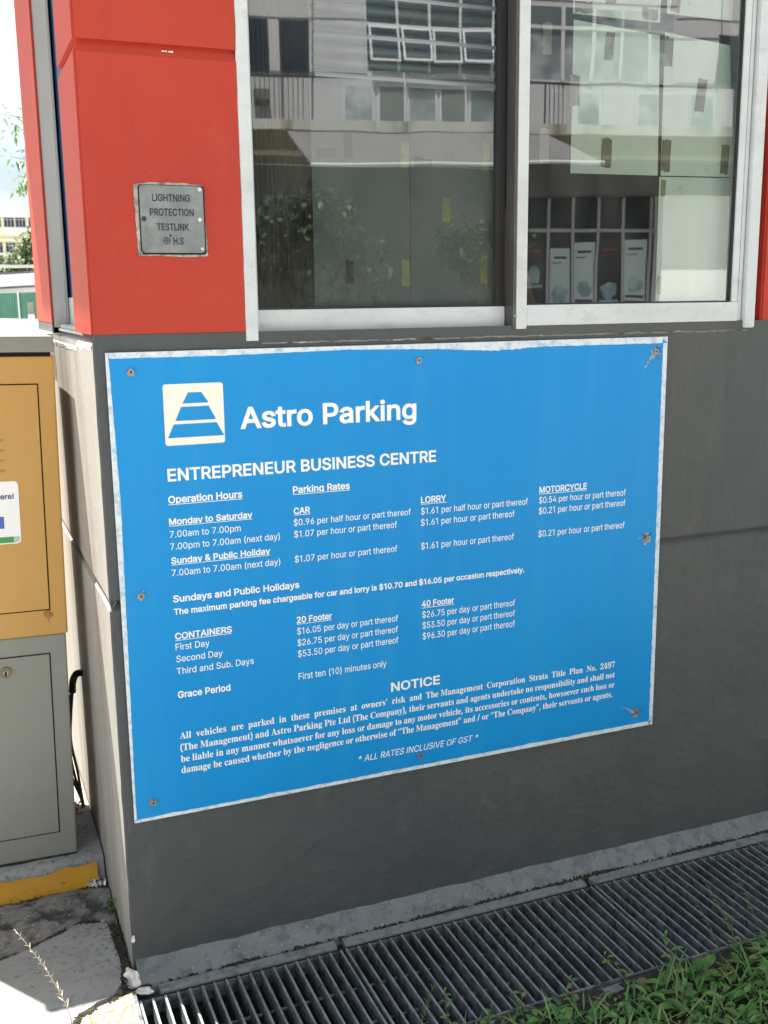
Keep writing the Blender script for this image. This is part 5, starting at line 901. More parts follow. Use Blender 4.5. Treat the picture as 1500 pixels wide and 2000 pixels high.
# ---------------------------------------------------------------- cables between cabinet and wall
cb = thing('power_cable', 'black cables hanging from a conduit in the side wall down to the kerb', 'cable')
P0 = Vector((CX - .004, .545, .118))
mb = MB(); pts = []
def arc(pts, n=26):
    pts = [Vector(p) for p in pts]; out = []
    for i in range(n + 1):
        t = i / n * (len(pts) - 1); k = min(int(t), len(pts) - 2); f = t - k
        p0, p1, p2, p3 = pts[max(k - 1, 0)], pts[k], pts[k + 1], pts[min(k + 2, len(pts) - 1)]
        out.append(.5 * ((2 * p1) + (p2 - p0) * f + (2 * p0 - 5 * p1 + 4 * p2 - p3) * f * f + (3 * p1 - p0 - 3 * p2 + p3) * f ** 3))
    return out
cond = arc([(CX + .004, .60, .108), (CX - .012, .62, .10), (CX - .020, .64, .075), (CX - .022, .65, .045)], 30)
mb = MB()
for i in range(0, 30): mb.tube([cond[i], cond[i + 1]], .0088 if i % 2 else .0074, 12)
mb.build('conduit', M['cable'], cb, smooth=False)
for off in (0, .006, -.006):
    mb = MB().tube(arc([(CX - .022, .65 + off, .05), (CX - .033 - off * .8, .67 + off, -.02), (CX - .037 - off, .69, -.10), (CX - .030 - off * 1.4, .68 + off, -.18), (CX - .020 - off * .4, .66 + off, -.235), (CX - .016, .645 + off, KT + .002)], 34), .0034, 8)
    mb.build('wire', M['cable'], cb, smooth=True)

# ---------------------------------------------------------------- drain in front of the wall
JX = [-.0235, .3985, 1.0065, 1.6145, 2.2225]
drain = thing('drain_channel', 'narrow concrete drain channel running along the foot of the grey wall', 'drain')
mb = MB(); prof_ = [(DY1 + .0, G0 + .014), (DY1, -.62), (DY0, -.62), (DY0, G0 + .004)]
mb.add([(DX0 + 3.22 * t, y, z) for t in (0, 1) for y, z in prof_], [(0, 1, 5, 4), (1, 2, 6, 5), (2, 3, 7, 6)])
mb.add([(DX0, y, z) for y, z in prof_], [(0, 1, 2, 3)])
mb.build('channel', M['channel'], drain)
# mortar fillet between wall and drain
n = 260; mb = MB()
for i in range(n + 1):
    x = -.014 + 3.1 * i / n
    t = .0035 * noise.noise((x * 13, 0, 2)) + .0022 * noise.noise((x * 55, 0, 4))
    sl = -.004 * min(x, 1.6)
    b = .005 * noise.noise((x * 9, 3, 2)) + .003 * noise.noise((x * 45, 3, 7))
    row = [(-.0003, -.294 + sl + t), (-.0038, -.2985 + sl + t), (-.012, -.311 + sl * .8), (-.022, -.324 + sl * .5), (-.030 + b, -.3335), (-.0335 + b, -.3385), (-.035 + b, -.356)]
    for y, z in row: mb.v.append((x, y + .0012 * noise.noise((x * 30, z * 60, 1)), z))
for i in range(n):
    for q in range(6):
        a = i * 7 + q; mb.f.append((a, a + 1, a + 8, a + 7))
mb.build('mortar_fillet', M['skirt'], drain, smooth=True)
for a, b in zip(JX, JX[1:]):
    MB().box(a + (.045 if a < 0 else .008), b - .010, -.0635, -.0385, G0 + .001, -.3335, .0015).build('edge_strip', M['edge'], drain)
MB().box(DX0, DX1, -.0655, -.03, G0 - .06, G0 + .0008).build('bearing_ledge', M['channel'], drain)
mb = MB().box(DX0, DX1, -.405, -.3845, G0 - .05, -.3405, .002); mb.build('far_kerb', M['edge'], drain)
MB().box(-.0335, -.0262, -.60, -.062, -.37, -.3185, .0015).build('end_strip', M['galv'], drain)
# moss and grit in the joint
mb = MB(); rnd = random.Random(12)
for i in range(5200):
    x = -.01 + 3.0 * rnd.random()
    dens = noise.noise((x * 5.5, 0, 1)) + .5 * noise.noise((x * 17, 0, 2))
    if dens < -.12 and rnd.random() > .2: continue
    wdt = .010 + .012 * max(0, dens); y = -.0345 + (rnd.random() - .5) * wdt; s = .0010 + .0032 * rnd.random() ** 2 * (1 + max(0, dens))
    bm = bmesh.new(); bmesh.ops.create_icosphere(bm, subdivisions=1, radius=s)
    for v in bm.verts: v.co *= 1 + .5 * (rnd.random() - .5)
    bmesh.ops.translate(bm, vec=(x, y, -.3375 + .004 * rnd.random()), verts=bm.verts); mb.bm(bm)
for (ax, ay), (bx, by), kk in (((-.155, -.15), (-.150, -.128), 40), ((-.150, -.128), (-.132, -.100), 90), ((-.132, -.100), (-.06, -.071), 170), ((-.046, -.05), (-.037, .02), 160), ((-.037, .02), (-.041, .18), 260), ((-.041, .188), (-.10, .209), 120), ((-.10, .209), (-.2, .158), 170), ((-.2, .158), (-.32, .12), 150), ((-.024, .33), (-.024, .0), 150), ((-.04, .352), (-.30, .346), 200)):
    for i in range(int(kk * 2.2)):
        t = rnd.random(); x = ax + (bx - ax) * t + rnd.gauss(0, .0035); y = ay + (by - ay) * t + rnd.gauss(0, .0035); s = .0007 + .0024 * rnd.random() ** 2
        if noise.noise((x * 30, y * 30, 4)) < -.2: continue
        bm = bmesh.new(); bmesh.ops.create_icosphere(bm, subdivisions=1, radius=s)
        for v in bm.verts: v.co *= 1 + .5 * (rnd.random() - .5); v.co.z *= .6
        bmesh.ops.translate(bm, vec=(x, y, -.3155 + .002 * rnd.random()), verts=bm.verts); mb.bm(bm)
kind(mb.build('moss', M['moss']), 'stuff')
# grates: each panel is a thing
GZ = -.3365
labels = ['steel drain grate at the booth corner, its left end in sunlight', 'steel drain grate between the two joints in the edge strip, behind the weeds', 'steel drain grate at the right edge, under the thin grass stalks', 'steel drain grate beyond the right edge of the photo']
for gi in range(3):
    a = JX[gi]; b = JX[gi + 1]
    g = thing('drain_grate', labels[gi], 'grate', (0, 0, 0), group='drain grates along the wall')
    x0 = a + (.0015 if gi == 0 else .0045); x1 = b - .0035
    nb = round((x1 - x0) / .0245); mb = MB(); rr = random.Random(gi)
    for k in range(nb + 1):
        x = x0 + .0022 + (x1 - x0 - .0044) * k / nb + (rr.random() - .5) * .0012
        d = (rr.random() - .5) * .0015
        mb.box(x - .0024, x + .0024, -.3755, -.0715, GZ - .034, GZ + d, .0006)
        mb.add([(x - .0024, -.0712, GZ - .0006), (x + .0024, -.0712, GZ - .0006), (x + .0024, -.0685, GZ - .006), (x - .0024, -.0685, GZ - .006)], [(0, 1, 2, 3)])
    br = mb.build('bars', M['galv'], g); br.data.materials.append(M['bartop'])       # upward bar faces get a paler steel than the sides
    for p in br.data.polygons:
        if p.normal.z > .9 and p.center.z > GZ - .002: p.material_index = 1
    mb = MB().box(x0, x1, -.0705, -.0665, GZ - .036, GZ - .0055, .0006).box(x0, x1, -.3815, -.3758, GZ - .036, GZ + .0008, .0008)
    for yy in (-.17, -.275): mb.tube([(x0 + .001, yy, GZ - .026), (x1 - .001, yy, GZ - .026)], .0034, 8)
    mb.build('frame', M['galv'], g)

# ---------------------------------------------------------------- debris
def rock(name, c, s, seed, m, label, rot=0, sub=3, amp=.35, group=None):
    bm = bmesh.new(); bmesh.ops.create_icosphere(bm, subdivisions=sub, radius=1)
    for v in bm.verts:
        q = v.co.copy(); k = 1 + amp * noise.noise(q * 1.3 + Vector((seed, 0, 0))) + .16 * noise.noise(q * 4 + Vector((0, seed, 0)))
        for pl_ in ((1, .3, .2), (-.6, .8, .1), (.1, -.9, .4), (-.8, -.5, .3), (.1, .2, 1)):
            nrm = Vector(pl_).normalized(); dd = q.dot(nrm)
            if dd > .72: k *= .72 / dd
        v.co = Vector((q.x * s[0], q.y * s[1], q.z * s[2])) * k
    bmesh.ops.rotate(bm, cent=(0, 0, 0), matrix=Matrix.Rotation(rot, 3, 'Z'), verts=bm.verts)
    o = MB().bm(bm).build(name, m); o.location = c
    return tag(o, label, 'rubble', group)
rock('concrete_lump', (-.026, -.018, -.319), (.014, .026, .018), 3.3, M['chip'], 'rough white concrete lump at the foot of the wall corner', R(20))
rock('concrete_chip', (-.006, -.050, -.3315), (.017, .011, .006), 7.1, M['chip'], 'flat sunlit white chip lying on the drain edge strip', R(-15))
rock('plaster_chip', (-.0165, -.004, -.245), (.0042, .003, .009), 5.1, M['chip'], 'tiny white plaster chip on the lower wall corner', 0, 2)
rnd = random.Random(5)
for i in range(12):
    x = -.24 + .2 * rnd.random(); y = .0 + .3 * rnd.random(); s = .002 + .0035 * rnd.random()
    tag(rock('pebble', (x, y, -.312 + s * .3 - (.004 if y > .2 else 0)), (s * 1.4, s, s * .6), i * 2.1, M['mortar'], 'x', rnd.random() * 3, 1), 'small pale pebble lying on the paving left of the wall', 'pebble', 'pebbles on the paving')
# crumpled striped wrapper against the kerb
wr = thing('crumpled_wrapper', 'crumpled striped wrapper at the kerb end beside the side wall', 'litter', (-.046, .337, -.309))
mb = MB(); rnd = random.Random(8)
for k in range(9):
    a = rnd.random() * 6; cx = (rnd.random() - .5) * .042; cy = (rnd.random() - .5) * .012; L = .012 + .010 * rnd.random()
    vs = []
    for i in range(5):
        t = i / 4 - .5
        for s_ in (0, 1): vs.append((cx + t * L * math.cos(a) - s_ * .005 * math.sin(a), cy + t * L * math.sin(a) + s_ * .005 * math.cos(a), .004 + .007 * rnd.random() + .004 * math.sin(i * 2.1 + k)))
    mb.add(vs, [(2 * i, 2 * i + 1, 2 * i + 3, 2 * i + 2) for i in range(4)])
mb.build('foil', M['white'], wr)
mb = MB()
for k in range(6): 
    cx = (rnd.random() - .5) * .04; mb.add([(cx, -.004, .012), (cx + .008, -.002, .014), (cx + .009, .003, .013), (cx + .001, .004, .011)], [(0, 1, 2, 3)])
mb.build('dark_stripe', M['gap'], wr)
# dead leaves in the joints
rnd = random.Random(31); mb = MB()
def dead(mb, x, y, z, L, rnd):
    a = rnd.random() * 6.28; c, s = math.cos(a), math.sin(a); w_ = L * .32; vs = []
    for t, ww in ((0, 0.05), (.35, 1), (.7, .8), (1, .05)):
        for sd in (-1, 1): vs.append((x + c * t * L - s * ww * w_ * sd, y + s * t * L + c * ww * w_ * sd, z + .004 * rnd.random() + .004 * math.sin(t * 3)))
    mb.add(vs, [(2 * i, 2 * i + 1, 2 * i + 3, 2 * i + 2) for i in range(3)])
for i in range(120):
    x = -.0 + 2.4 * rnd.random(); y = -.41 - abs(rnd.gauss(0, .05)); dead(mb, x, y, -.336, .012 + .02 * rnd.random(), rnd)
for i in range(14): dead(mb, -.031 + .006 * rnd.random(), -.07 - .25 * rnd.random(), -.327, .006, rnd)
for i in range(16): dead(mb, -.045 - .03 * rnd.random(), .58 + .08 * rnd.random(), KT + .004, .012, rnd)
kind(mb.build('leaf_litter', M['deadleaf']), 'stuff')

# ---------------------------------------------------------------- plants
def leaf(mb, base, d, up, L, W, droop=.4, fold=.25, n=5):
    """a lance-shaped leaf folded along its midrib"""
    d = d.normalized(); side = d.cross(up).normalized(); up = side.cross(d)
    prof = [(0, .12), (.22, .72), (.45, 1), (.7, .74), (1, .02)] if n == 5 else [(0, .3), (.3, 1), (.65, .8), (1, .03)]
    vs = []
    for t, w_ in prof:
        c = base + d * (L * t) - Vector((0, 0, 1)) * (droop * L * t * t) ; s_ = side * (W * .5 * w_)
        vs += [c - s_ + up * (fold * W * .5 * w_), c, c + s_ + up * (fold * W * .5 * w_)]
    fs = []
    for i in range(len(prof) - 1):
        a = i * 3; fs += [(a, a + 1, a + 4, a + 3), (a + 1, a + 2, a + 5, a + 4)]
    mb.add(vs, fs)
rnd = random.Random(77); mb = MB(); mg = MB()
def edge_of_green(x):      # front limit of the plants against the grate
    return -.392 - .040 * (noise.noise((x * 4.2, 1, 1)) + .3) - (.10 if x < .52 else 0) * (.52 - x) / .3 - max(0, .05 * noise.noise((x * 11, 2, 4)))
cnt = 0
while cnt < 10000:
    x = .30 + 2.1 * rnd.random(); y = -.38 - .75 * rnd.random() ** 1.15
    e = edge_of_green(x)
    if y > e: continue
    k = min(1, (e - y) / .05 + .25)
    if rnd.random() > k: continue
    if noise.noise((x * 13, y * 13, 3)) < -.55: continue
    h = .003 + .026 * rnd.random() * k
    a = rnd.random() * 6.28; el = .15 + .75 * rnd.random()
    d = Vector((math.cos(a) * math.cos(el), math.sin(a) * math.cos(el), math.sin(el) * .8))
    base = Vector((x, y, -.342 + h))
    if rnd.random() < .70:
        L = .016 + .034 * rnd.random() ** 1.3; leaf(mb, base, d, Vector((0, 0, 1)), L, L * (.24 + .20 * rnd.random()), .25 + .5 * rnd.random(), .2 + .3 * rnd.random(), 5)
    else:
        L = .035 + .055 * rnd.random(); d.z += .5; leaf(mg, base, d, Vector((0, 0, 1)), L, .0032 + .002 * rnd.random(), .5 * rnd.random(), .4, 4)
    cnt += 1
kind(mb.build('ground_cover', M['leaf'], smooth=True), 'stuff')
kind(mg.build('grass', M['grassblade'], smooth=True), 'stuff')

def sprig(loc, h, lean, n, L, label, seed, name='weed_sprig', m='leaf', group='leafy weeds at the drain', wide=.42):
    t = thing(name, label, 'weed', loc, group=group)
    rnd = random.Random(seed); ms = MB(); ml = MB()
    pts = [Vector((lean[0] * q * q + .003 * math.sin(q * 5 + seed), lean[1] * q * q, h * q)) for q in [i / 8 for i in range(9)]]
    ms.tube(pts, .0015, 6, .0008); ms.build('stem', M['stem'], t, smooth=True)
    for i in range(n):
        q = .15 + .85 * (i + .5) / n; p = pts[min(8, int(q * 8))].lerp(pts[min(8, int(q * 8) + 1)], q * 8 % 1)
        a = i * 2.4 + seed + rnd.random() * .6; d = Vector((math.cos(a), math.sin(a), .35 + .5 * rnd.random()))
        leaf(ml, p, d, Vector((0, 0, 1)), L * (.6 + .6 * rnd.random()), L * wide * (.7 + .5 * rnd.random()), .35, .25, 5)
    leaf(ml, pts[-1], Vector((.2, .1, 1)), Vector((0, 1, 0)), L * .7, L * .25)
    ml.build('leaves', M[m], t, smooth=True)
    return t
SZ = -.345
sprig((.483, -.405, SZ), .085, (.005, .030), 8, .020, 'tall green weed sprig rising before the grate at the photo bottom', 1)
sprig((.555, -.418, SZ), .050, (.010, .012), 7, .020, 'low bushy weed sprig on the drain edge near the photo bottom', 2)
sprig((.640, -.402, SZ), .050, (-.004, .018), 6, .019, 'small weed sprig poking over the far rail of the middle grate', 3)
sprig((.735, -.418, SZ), .052, (.006, .022), 7, .022, 'weed sprig with a pale stem standing on the bare drain edge', 4)
sprig((.865, -.415, SZ), .066, (-.030, .040), 9, .022, 'reddish stemmed weed leaning left over the middle grate', 5)
sprig((.965, -.425, SZ), .075, (.012, .045), 8, .030, 'weed sprig with pale upright leaves over the grate joint', 6)
sprig((1.015, -.458, SZ), .060, (0, -.012), 7, .046, 'broad leaved weed among the grass right of the grate joint', 7, m='leaf', wide=.5)
sprig((1.115, -.425, SZ), .070, (.018, .040), 7, .026, 'weed sprig leaning over the right hand grate', 8)
sprig((.93, -.505, SZ), .060, (-.01, 0), 8, .034, 'bushy weed in the green patch below the middle grate', 9)
sprig((1.10, -.53, SZ), .065, (.01, -.01), 9, .040, 'large leaved weed in the lower right corner', 10, wide=.48)
sprig((-.034, .218, -.318), .036, (.004, .004), 14, .013, 'small bright weed growing between side wall and paving', 11, group=None, m='youngleaf', wide=.8)

def stalk(loc, h, lean, label, seed, m='greenstem', dense=26, head=.5, hl=.010, name='grass_stalk', group='seeding grass stalks', r=.0009):
    t = thing(name, label, 'grass stalk', loc, group=group); rnd = random.Random(seed)
    pts = [Vector((lean[0] * q ** 1.6, lean[1] * q ** 1.6, h * q)) for q in [i / 14 for i in range(15)]]
    MB().tube(pts, r, 5, r * .45).build('stem', M[m], t, smooth=True)
    mb = MB()
    for i in range(dense):
        q = 1 - head + head * i / dense; k = min(13, int(q * 14)); p = pts[k].lerp(pts[k + 1], q * 14 - k)
        dirn = (pts[k + 1] - pts[k]).normalized(); a = i * 2.39 + rnd.random()
        o_ = dirn.orthogonal().normalized(); o2 = dirn.cross(o_)
        d = (dirn * .75 + (o_ * math.cos(a) + o2 * math.sin(a)) * .75).normalized()
        L = hl * (1.15 - .6 * (i / dense)) * (.7 + .6 * rnd.random())
        leaf(mb, p, d, Vector((0.1, -1, .2)), L, max(.0011, L * .16), .05, .1, 4)
    mb.build('seed_head', M[m], t)
    return t
stalk((-.150, -.135, -.316), .205, (-.085, .035), 'dry straw coloured grass stalk standing over the paving at lower left', 1, 'straw', 34, .78, .0125, group=None, r=.0011)
stalk((.418, -.400, SZ), .098, (.055, .040), 'grey green seeding stalk crossing the middle grate', 2, dense=30, head=.75, hl=.013)
stalk((1.11, -.45, SZ), .20, (-.07, .05), 'thin stalk with a wispy head rising left over the right grate', 3, dense=24, head=.45, hl=.012)
stalk((1.17, -.45, SZ), .21, (-.05, .07), 'fine seeding stalk in the middle of the right hand cluster', 4, dense=30, head=.5, hl=.010)
stalk((1.21, -.46, SZ), .235, (-.03, .06), 'tall fine grass stalk near the right edge over the drain', 5, dense=30, head=.5, hl=.010)
stalk((1.24, -.44, SZ), .26, (-.045, .05), 'tallest grass stalk reaching up the cement fillet at right', 6, dense=34, head=.45, hl=.012)
stalk((1.27, -.47, SZ), .22, (.03, .06), 'grass stalk leaning to the right edge of the photo', 7, dense=26, head=.5, hl=.010)
stalk((1.06, -.46, SZ), .17, (-.05, .045), 'short seeding stalk beside the broad leaved weed', 8, dense=24, head=.5, hl=.010)
mg = MB(); rnd = random.Random(15)                       # tuft of long blades at the right edge
tf = thing('grass_tuft', 'tuft of long green grass blades at the right edge of the drain', 'grass', (1.255, -.445, SZ))
for i in range(90):
    a = rnd.random() * 6.28; d = Vector((math.cos(a) * .5 - .25, math.sin(a) * .5 + .10, .7))
    leaf(mg, Vector(((rnd.random() - .5) * .10, (rnd.random() - .5) * .05, 0)), d, Vector((0, 0, 1)), .06 + .09 * rnd.random(), .0035, .35 + .4 * rnd.random(), .4, 5)
mg.build('blades', M['grassblade'], tf, smooth=True)

# ---------------------------------------------------------------- far background on the left
def tree(name, label, loc, h, cr, seed, n=1500, ls=.35, trunk=.25, cz=.6, group=None, leafm='treeleaf'):
    t = thing(name, label, 'tree', loc, group=group); rnd = random.Random(seed)
    ms = MB(); top = Vector((0, 0, h * (cz + .08))); ms.tube([(0, 0, 0), (.1, .05, h * .3), (0, .1, h * .55), top], trunk, 8, trunk * .3)
    hubs = []
    for i in range(14):
        a = rnd.random() * 6.28; e = rnd.random() * 1.3 - .25; r_ = cr * (.45 + .4 * rnd.random())
        hb = Vector((math.cos(a) * math.cos(e) * r_, math.sin(a) * math.cos(e) * r_, h * cz + math.sin(e) * r_ * .9)); hubs.append((hb, cr * (.28 + .22 * rnd.random())))
        ms.tube([(0, 0, h * (.25 + .3 * rnd.random())), hb * .6 + Vector((0, 0, h * .15)), hb], trunk * .3, 6, trunk * .08)
    ms.build('trunk', M['bark'], t, smooth=True)
    ml = MB()
    for i in range(n):
        hb, hr = hubs[rnd.randrange(len(hubs))]
        d = Vector((rnd.gauss(0, 1), rnd.gauss(0, 1), rnd.gauss(0, 1))).normalized() * hr * rnd.random() ** .4
        leaf(ml, hb + d, Vector((rnd.gauss(0, 1), rnd.gauss(0, 1), rnd.gauss(0, .5))), Vector((0, 0, 1)), ls * (.6 + .8 * rnd.random()), ls * .55, .3, .2, 4)
    ml.build('crown', M[leafm], t)
    return t
bb = thing('apartment_block', 'cream apartment block with white framed windows far behind the booth', 'building', (0, 150, -.35))
def cut_wall(mb, x0, x1, z0, z1, y): mb.box(x0, x1, y, y + 8, z0, z1)
mb = MB().box(-14, 30, .6, 10, 0, 12.6); mb.build('wall', M['cream'], bb)
mb = MB().box(-14.2, 30.2, .2, 10, 12.61, 13.75); mb.build('parapet', M['offwhite'], bb)
mb = MB()
for z in (3.1, 6.4, 9.7): mb.box(-14.1, 30.1, .05, .599, z - .15, z + .15)
mb.build('floor_band', M['cream'], bb)
for fl in (0, 1, 2, 3):
    for k in range(-8, 14):
        zc = fl * 3.3 + 1.2 + .35; xc = 8.9 + k * 1.55 + (.0 if k % 2 == 0 else -.10)
        if not (2 < xc < 16): continue
        fr = MB()
        for x in (-.65, -.22, .20, .62): fr.box(xc + x, xc + x + .06, .50, .599, zc - .1, zc + 1.25)
        fr.box(xc - .65, xc + .68, .49, .5985, zc + .86, zc + .92).box(xc - .65, xc + .68, .48, .598, zc + 1.19, zc + 1.27).box(xc - .65, xc + .68, .48, .598, zc - .14, zc - .07)
        wn = fr.build('window', M['frame'], bb)
        MB().box(xc - .60, xc + .64, .56, .5995, zc - .09, zc + 1.2).build('pane', M['winblue'], wn)
        MB().box(xc - .68, xc + .71, .52, .5993, zc - .95, zc - .16).build('apron_panel', M['offwhite'], wn)
tree('bushy_tree', 'tall bushy tree in front of the cream apartment block', (10.4, 128, -.35), 10.2, 3.7, 3, 2200, .6)
tree('bushy_tree', 'lower pale bush left of the tall tree by the apartment block', (6.3, 126, -.35), 8.2, 2.6, 5, 1500, .5)
tree('bushy_tree', 'dark tree behind the shed roof by the green fence', (8.7, 122, -.35), 7.6, 2.6, 7, 1500, .5)
sh = thing('low_shed', 'low grey roofed shed behind the green metal fence', 'shed', (0, 110, -.35))
MB().box(2, 16, 1, 6, 0, 3.3).build('wall', M['offwhite'], sh)
mb = MB().add([(1.5, .2, 2.85), (16.5, .2, 3.6), (16.5, 4, 5.1), (1.5, 4, 4.3), (1.5, .2, 2.65), (16.5, .2, 3.4), (16.5, 4, 4.9), (1.5, 4, 4.1)], [(0, 1, 2, 3), (4, 7, 6, 5), (0, 4, 5, 1), (2, 6, 7, 3), (0, 3, 7, 4), (1, 5, 6, 2)]); mb.build('roof', M['roofgrey'], sh)
MB().box(1.4, 16.6, 3.7, 4.5, 5.0, 5.25).build('ridge', M['offwhite'], sh)
fe = thing('metal_fence', 'green corrugated metal fence along the far side of the road', 'fence', (4.6, 104, -.35), (0, 0, R(-72)))
mb = MB(); n = 400
for i in range(n + 1):
    x = -20 + 60 * i / n; y = .06 if i % 4 < 2 else 0; mb.v += [(x, y, .05), (x, y, 2.35)]
for i in range(n): mb.f.append((2 * i, 2 * i + 2, 2 * i + 3, 2 * i + 1))
mb.build('sheeting', M['greensheet'], fe)
for k in range(12): MB().box(-20 + k * 5, -19.88 + k * 5, -.10, -.01, 0, 2.4).build('post', M['offwhite'], fe)
car = thing('parked_car', 'white car partly hidden behind the red rear pillar', 'car', (1.735, 13.2, -.35), (0, 0, 0))
def car_body():
    prof_ = [(-2.1, .32), (-2.12, .75), (-1.95, .92), (-1.0, 1.02), (-.35, 1.42), (.95, 1.45), (1.65, 1.05), (2.05, .98), (2.12, .60), (2.08, .32)]
    mb = MB(); k = len(prof_)
    for wd, sc in ((-.84, .94), (-.86, 1), (.86, 1), (.84, .94)):
        for y, z in prof_: mb.v.append((wd * (1 if z < 1.0 else .80), y * sc if abs(wd) < .85 else y, z))
    for s_ in range(3):
        for i in range(k): a = s_ * k + i; b = s_ * k + (i + 1) % k; mb.f.append((a, b, b + k, a + k))
    mb.f += [tuple(range(k)), tuple(range(4 * k - 1, 3 * k - 1, -1))]
    return mb
car_body().build('body', M['carwhite'], car)
for sx in (-.80, .80):
    for sy in (-1.3, 1.3):
        wh = MB().cyl((sx, sy, .32), (1, 0, 0), .32, .2, 24).build('wheel', M['tyre'], car)
        MB().cyl((sx * 1.13, sy, .32), (1, 0, 0), .19, .03, 18).build('rim', M['steelwhite'], wh)
MB().box(-.872, -.866, -.25, .85, 1.04, 1.36).build('side_window', M['winblue'], car)
MB().box(-1.02, -.88, -.55, -.40, .98, 1.10, .02).build('wing_mirror', M['carwhite'], car)
tr = thing('roadside_tree', 'tree with sunlit leafy twigs showing past the red rear pillar', 'tree', (2.2, 9.3, -.35))
ms = MB(); ml = MB(); rnd = random.Random(6)
ms.tube([(0, 0, 0), (.06, .03, 1.4), (-.05, .08, 2.6), (.05, .05, 4.6)], .11, 10, .05)
twigs = [((-1.84, 2.98), .22), ((-1.73, 2.86), .16), ((-1.78, 2.62), .20), ((-1.73, 2.46), .14), ((-1.74, 2.34), .16)]
for (x, z), r_ in twigs:
    tip = Vector((x, -.9, z)); st_ = Vector((0, .05, z - .5)); md = st_.lerp(tip, .55) + Vector((0, 0, .14))
    pts = arc([st_, md, tip], 16); ms.tube(pts, .012, 6, .0015)
    for i in range(110):
        q = pts[6 + rnd.randrange(11)]; d = Vector((rnd.gauss(0, 1), rnd.gauss(0, 1), rnd.gauss(0, .7)))
        leaf(ml, q + d * .05, d, Vector((0, 0, 1)), .05 + .035 * rnd.random(), .026, .3, .2, 5)
for i in range(500):
    d = Vector((rnd.gauss(0, .5), rnd.gauss(0, .6), rnd.gauss(0, .5))); d.x = abs(d.x)
    leaf(ml, Vector((.35, 0, 4.4)) + d, Vector((rnd.gauss(0, 1), rnd.gauss(0, 1), rnd.gauss(0, 1))), Vector((0, 0, 1)), .09, .04, .3, .2, 5)
ms.build('trunk', M['bark'], tr, smooth=True); ml.build('crown', M['youngleaf'], tr)

# ---------------------------------------------------------------- the building across the road (seen mirrored in the panes)
op = thing('opposite_building', 'pale office block with shopfronts mirrored in the window panes', 'building', (5.3, -17.94, 0), (0, 0, R(11)))
FX0, FX1 = -7.0, 16.0
def ob(name, m, boxes, par=op):
    mb = MB()
    for q in boxes: mb.box(*q)
    return mb.build(name, M[m], par)
# local +y faces the booth
ob('wall', 'facade', [(FX0, FX1, -6, 0, 4.24, 16)])
ob('panel_joint', 'joint', [(x, x + .025, 0, .006, 5.0, 16) for x in (-5, -3, -.9, 1.18, 9.3, 10.6, 12, 14)] + [(FX0, 2.2, .0005, .0065, z, z + .03) for z in (6.04, 5.12)] + [(8.36, FX1, .0005, .0065, z, z + .03) for z in (5.93, 6.28, 5.12)] + [(5.0, 8.36, .0005, .0065, z, z + .03) for z in (5.08, 6.5)])
for x0, x1 in ((-1.1, -.72), (.02, .36), (.62, 1.10), (9.28, 9.9), (10.8, 11.4), (-3, -2.3)):
    wn = ob('window', 'rail', [(x0 - .03, x1 + .03, .0, .012, 5.11, 6.03)])
    ob('pane', 'winblue', [(x0, x1, .012, .016, 5.15, 6.0)], wn)
# ribbon of awning windows over the balcony, left bay
rb = ob('window', 'frame', [(2.2, 4.85, .0, .014, 5.08, 6.52)])
ob('pane', 'winblue', [(2.22, 4.83, .0145, .018, 5.2, 6.5)], rb)
ob('mullion', 'frame', [(x, x + .05, .0185, .05, 5.12, 6.5) for x in (2.78, 3.39, 4.0, 4.62)] + [(2.2, 4.85, .051, .07, 5.95, 6.0)], rb)
for i, x in enumerate((2.24, 2.86, 3.46, 4.06)):
    sa = thing('sash', 'x', 'x'); del sa['label']; del sa['category']; sa.parent = rb
    sa.location = (x, .06, 5.94); sa.rotation_euler = (R(14 + 5 * (i % 2)), 0, 0)
    ob('sash_frame', 'frame', [(0, .04, 0, .04, -.63, 0), (.53, .57, 0, .04, -.63, 0), (.04, .53, 0, .04, -.04, 0), (.04, .53, 0, .04, -.63, -.59)], sa)
    ob('sash_pane', 'winblue', [(.04, .53, .01, .02, -.59, -.04)], sa)
# right bay ribbon
rb2 = ob('window', 'frame', [(5.2, 8.35, .0, .014, 5.1, 6.42)])
ob('pane', 'winlit', [(5.24, 8.32, .0145, .018, 5.14, 6.4)], rb2)
ob('mullion', 'frame', [(x - .035, x + .035, .0185, .05, 5.12, 6.4) for x in (5.99, 6.6, 7.2, 7.8)] + [(5.2, 8.35, .051, .06, 6.0, 6.06)], rb2)
# balcony floor, doors behind the railing, railing
ob('balcony_slab', 'slabstain', [(FX0, FX1, -1, .55, 4.06, 4.238)])
ob('soffit', 'olive', [(FX0, FX1, -.9, .40, 3.62, 4.055)])
for x0, x1, m in ((1.73, 2.34, 'winlit'), (2.40, 2.92, 'shade'), (2.96, 3.59, 'winlit'), (3.64, 4.16, 'shade'), (4.20, 4.78, 'winlit'), (5.75, 6.05, 'facade'), (6.30, 6.85, 'winlit'), (6.89, 7.49, 'facade'), (7.55, 8.05, 'winlit'), (8.07, 8.67, 'facade'), (8.70, 9.28, 'winlit'), (-1.0, -.3, 'shade')):
    dr = ob('door', 'frame', [(x0, x1, .0, .022, 4.24, 4.96)])
    ob('pane', m, [(x0 + .04, x1 - .04, .0225, .028, 4.29, 4.91)], dr)
rl = ob('railing', 'rail', [(FX0, FX1, .46, .50, 4.955, 5.0)] + [(x, x + .03, .465, .495, 4.24, 4.955) for x in (-4, -1.8, -.5, .55, 1.1, 5.45, 9.4, 11, 13)])
ob('baluster', 'rail', [(x0 + k * .09, x0 + k * .09 + .014, .475, .489, 4.24, 4.955) for x0, nn_ in ((-.4, 16), (5.46, 5)) for k in range(nn_)], rl)
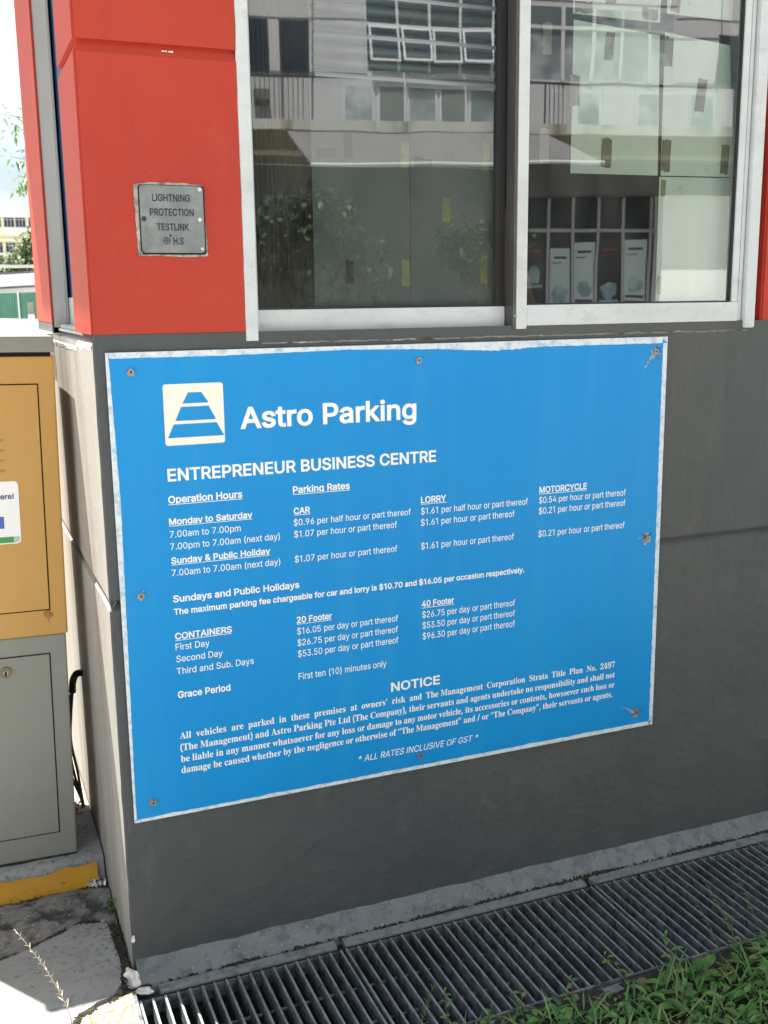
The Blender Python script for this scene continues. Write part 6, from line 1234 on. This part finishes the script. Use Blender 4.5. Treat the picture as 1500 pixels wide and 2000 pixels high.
ob('air_conditioner', 'shade', [(.06, .34, .05, .30, 4.54, 4.80)])
# ground floor
ob('shop_wall', 'shade', [(FX0, FX1, -5.5, -.95, G0, 3.615)])
ob('fascia', 'shade', [(5.3, FX1, -.9, -.2, 3.02, 3.615)])
sf = ob('shopfront', 'shopglass', [(5.35, 9.0, -.94, -.90, .5, 3.0)])
ob('shop_mullion', 'aludull', [(x - .03, x + .03, -.899, -.86, .5, 3.0) for x in (5.52, 6.09, 6.65, 7.22, 7.79, 8.37, 8.95)] + [(5.35, 9.0, -.859, -.84, 2.30, 2.37), (5.35, 9.0, -.859, -.84, .5, .62)], sf)
ob('shop_pier', 'offwhite', [(8.45, 10.2, -.93, -.5, G0, 3.01)])
for i, (x0, x1, z0, z1, dk) in enumerate(((5.57, 6.02, 1.1, 2.12, 1), (6.15, 6.60, .70, 1.98, 0), (6.70, 7.18, .80, 2.10, 0), (7.27, 7.74, .80, 2.12, 1), (7.84, 8.32, .90, 2.14, 0))):
    pz = ob('poster', 'posterdark' if dk else 'poster', [(x0, x1, -.898, -.892, z0, z1)], sf)
    ob('poster_stripe', 'posterred' if dk else 'posterdark', [(x0 + .08, x1 - .08, -.8915, -.889, z1 - .22, z1 - .17), (x0 + .05, x1 - .2, -.8915, -.889, z1 - .32, z1 - .30)], pz)
    mb = MB().prism(blob((x0 + x1) / 2, z0 + .32, .17, i * 2.2, 0, None, 30), -.8915, -.889); mb.build('poster_picture', M['teal'], pz)
    mb = MB()
    mb.box(x0 + .03, x1 - .03, -.8915, -.889, z0 + .06, z0 + .12); mb.build('poster_band', M['posterdark' if not dk else 'teal'], pz)
# sloping awning over the left bay
aw = thing('shop_awning', 'x', 'x'); del aw['label']; del aw['category']; aw.parent = op
mb = MB().add([(.63, .58, 4.02), (5.5, .58, 4.04), (6.19, 1.75, 3.40), (.89, 1.75, 3.32), (.63, .58, 3.98), (5.5, .58, 4.0), (6.19, 1.75, 3.36), (.89, 1.75, 3.28)], [(0, 1, 2, 3), (7, 6, 5, 4), (0, 4, 5, 1), (2, 6, 7, 3), (1, 5, 6, 2), (0, 3, 7, 4)])
mb.build('awning_sheet', M['awning'], aw)
mb = MB().tube([(.87, 1.77, 3.31), (6.21, 1.77, 3.39)], .035, 8); mb.build('awning_edge', M['frame'], aw)
# shrubs between road and shops, mirrored low in the left pane
tree('leafy_shrub', 'leafy shrub mirrored at the left of the left window pane', (3.25, -9.3, -.35), 3.5, 1.0, 21, 3600, .11, .04, .50, 'shrubs mirrored in the panes', 'shrubleaf')
tree('leafy_shrub', 'leafy shrub mirrored at the right side of the left window pane', (5.85, -9.9, -.35), 3.3, .7, 23, 2000, .10, .04, .52, 'shrubs mirrored in the panes', 'shrubleaf')
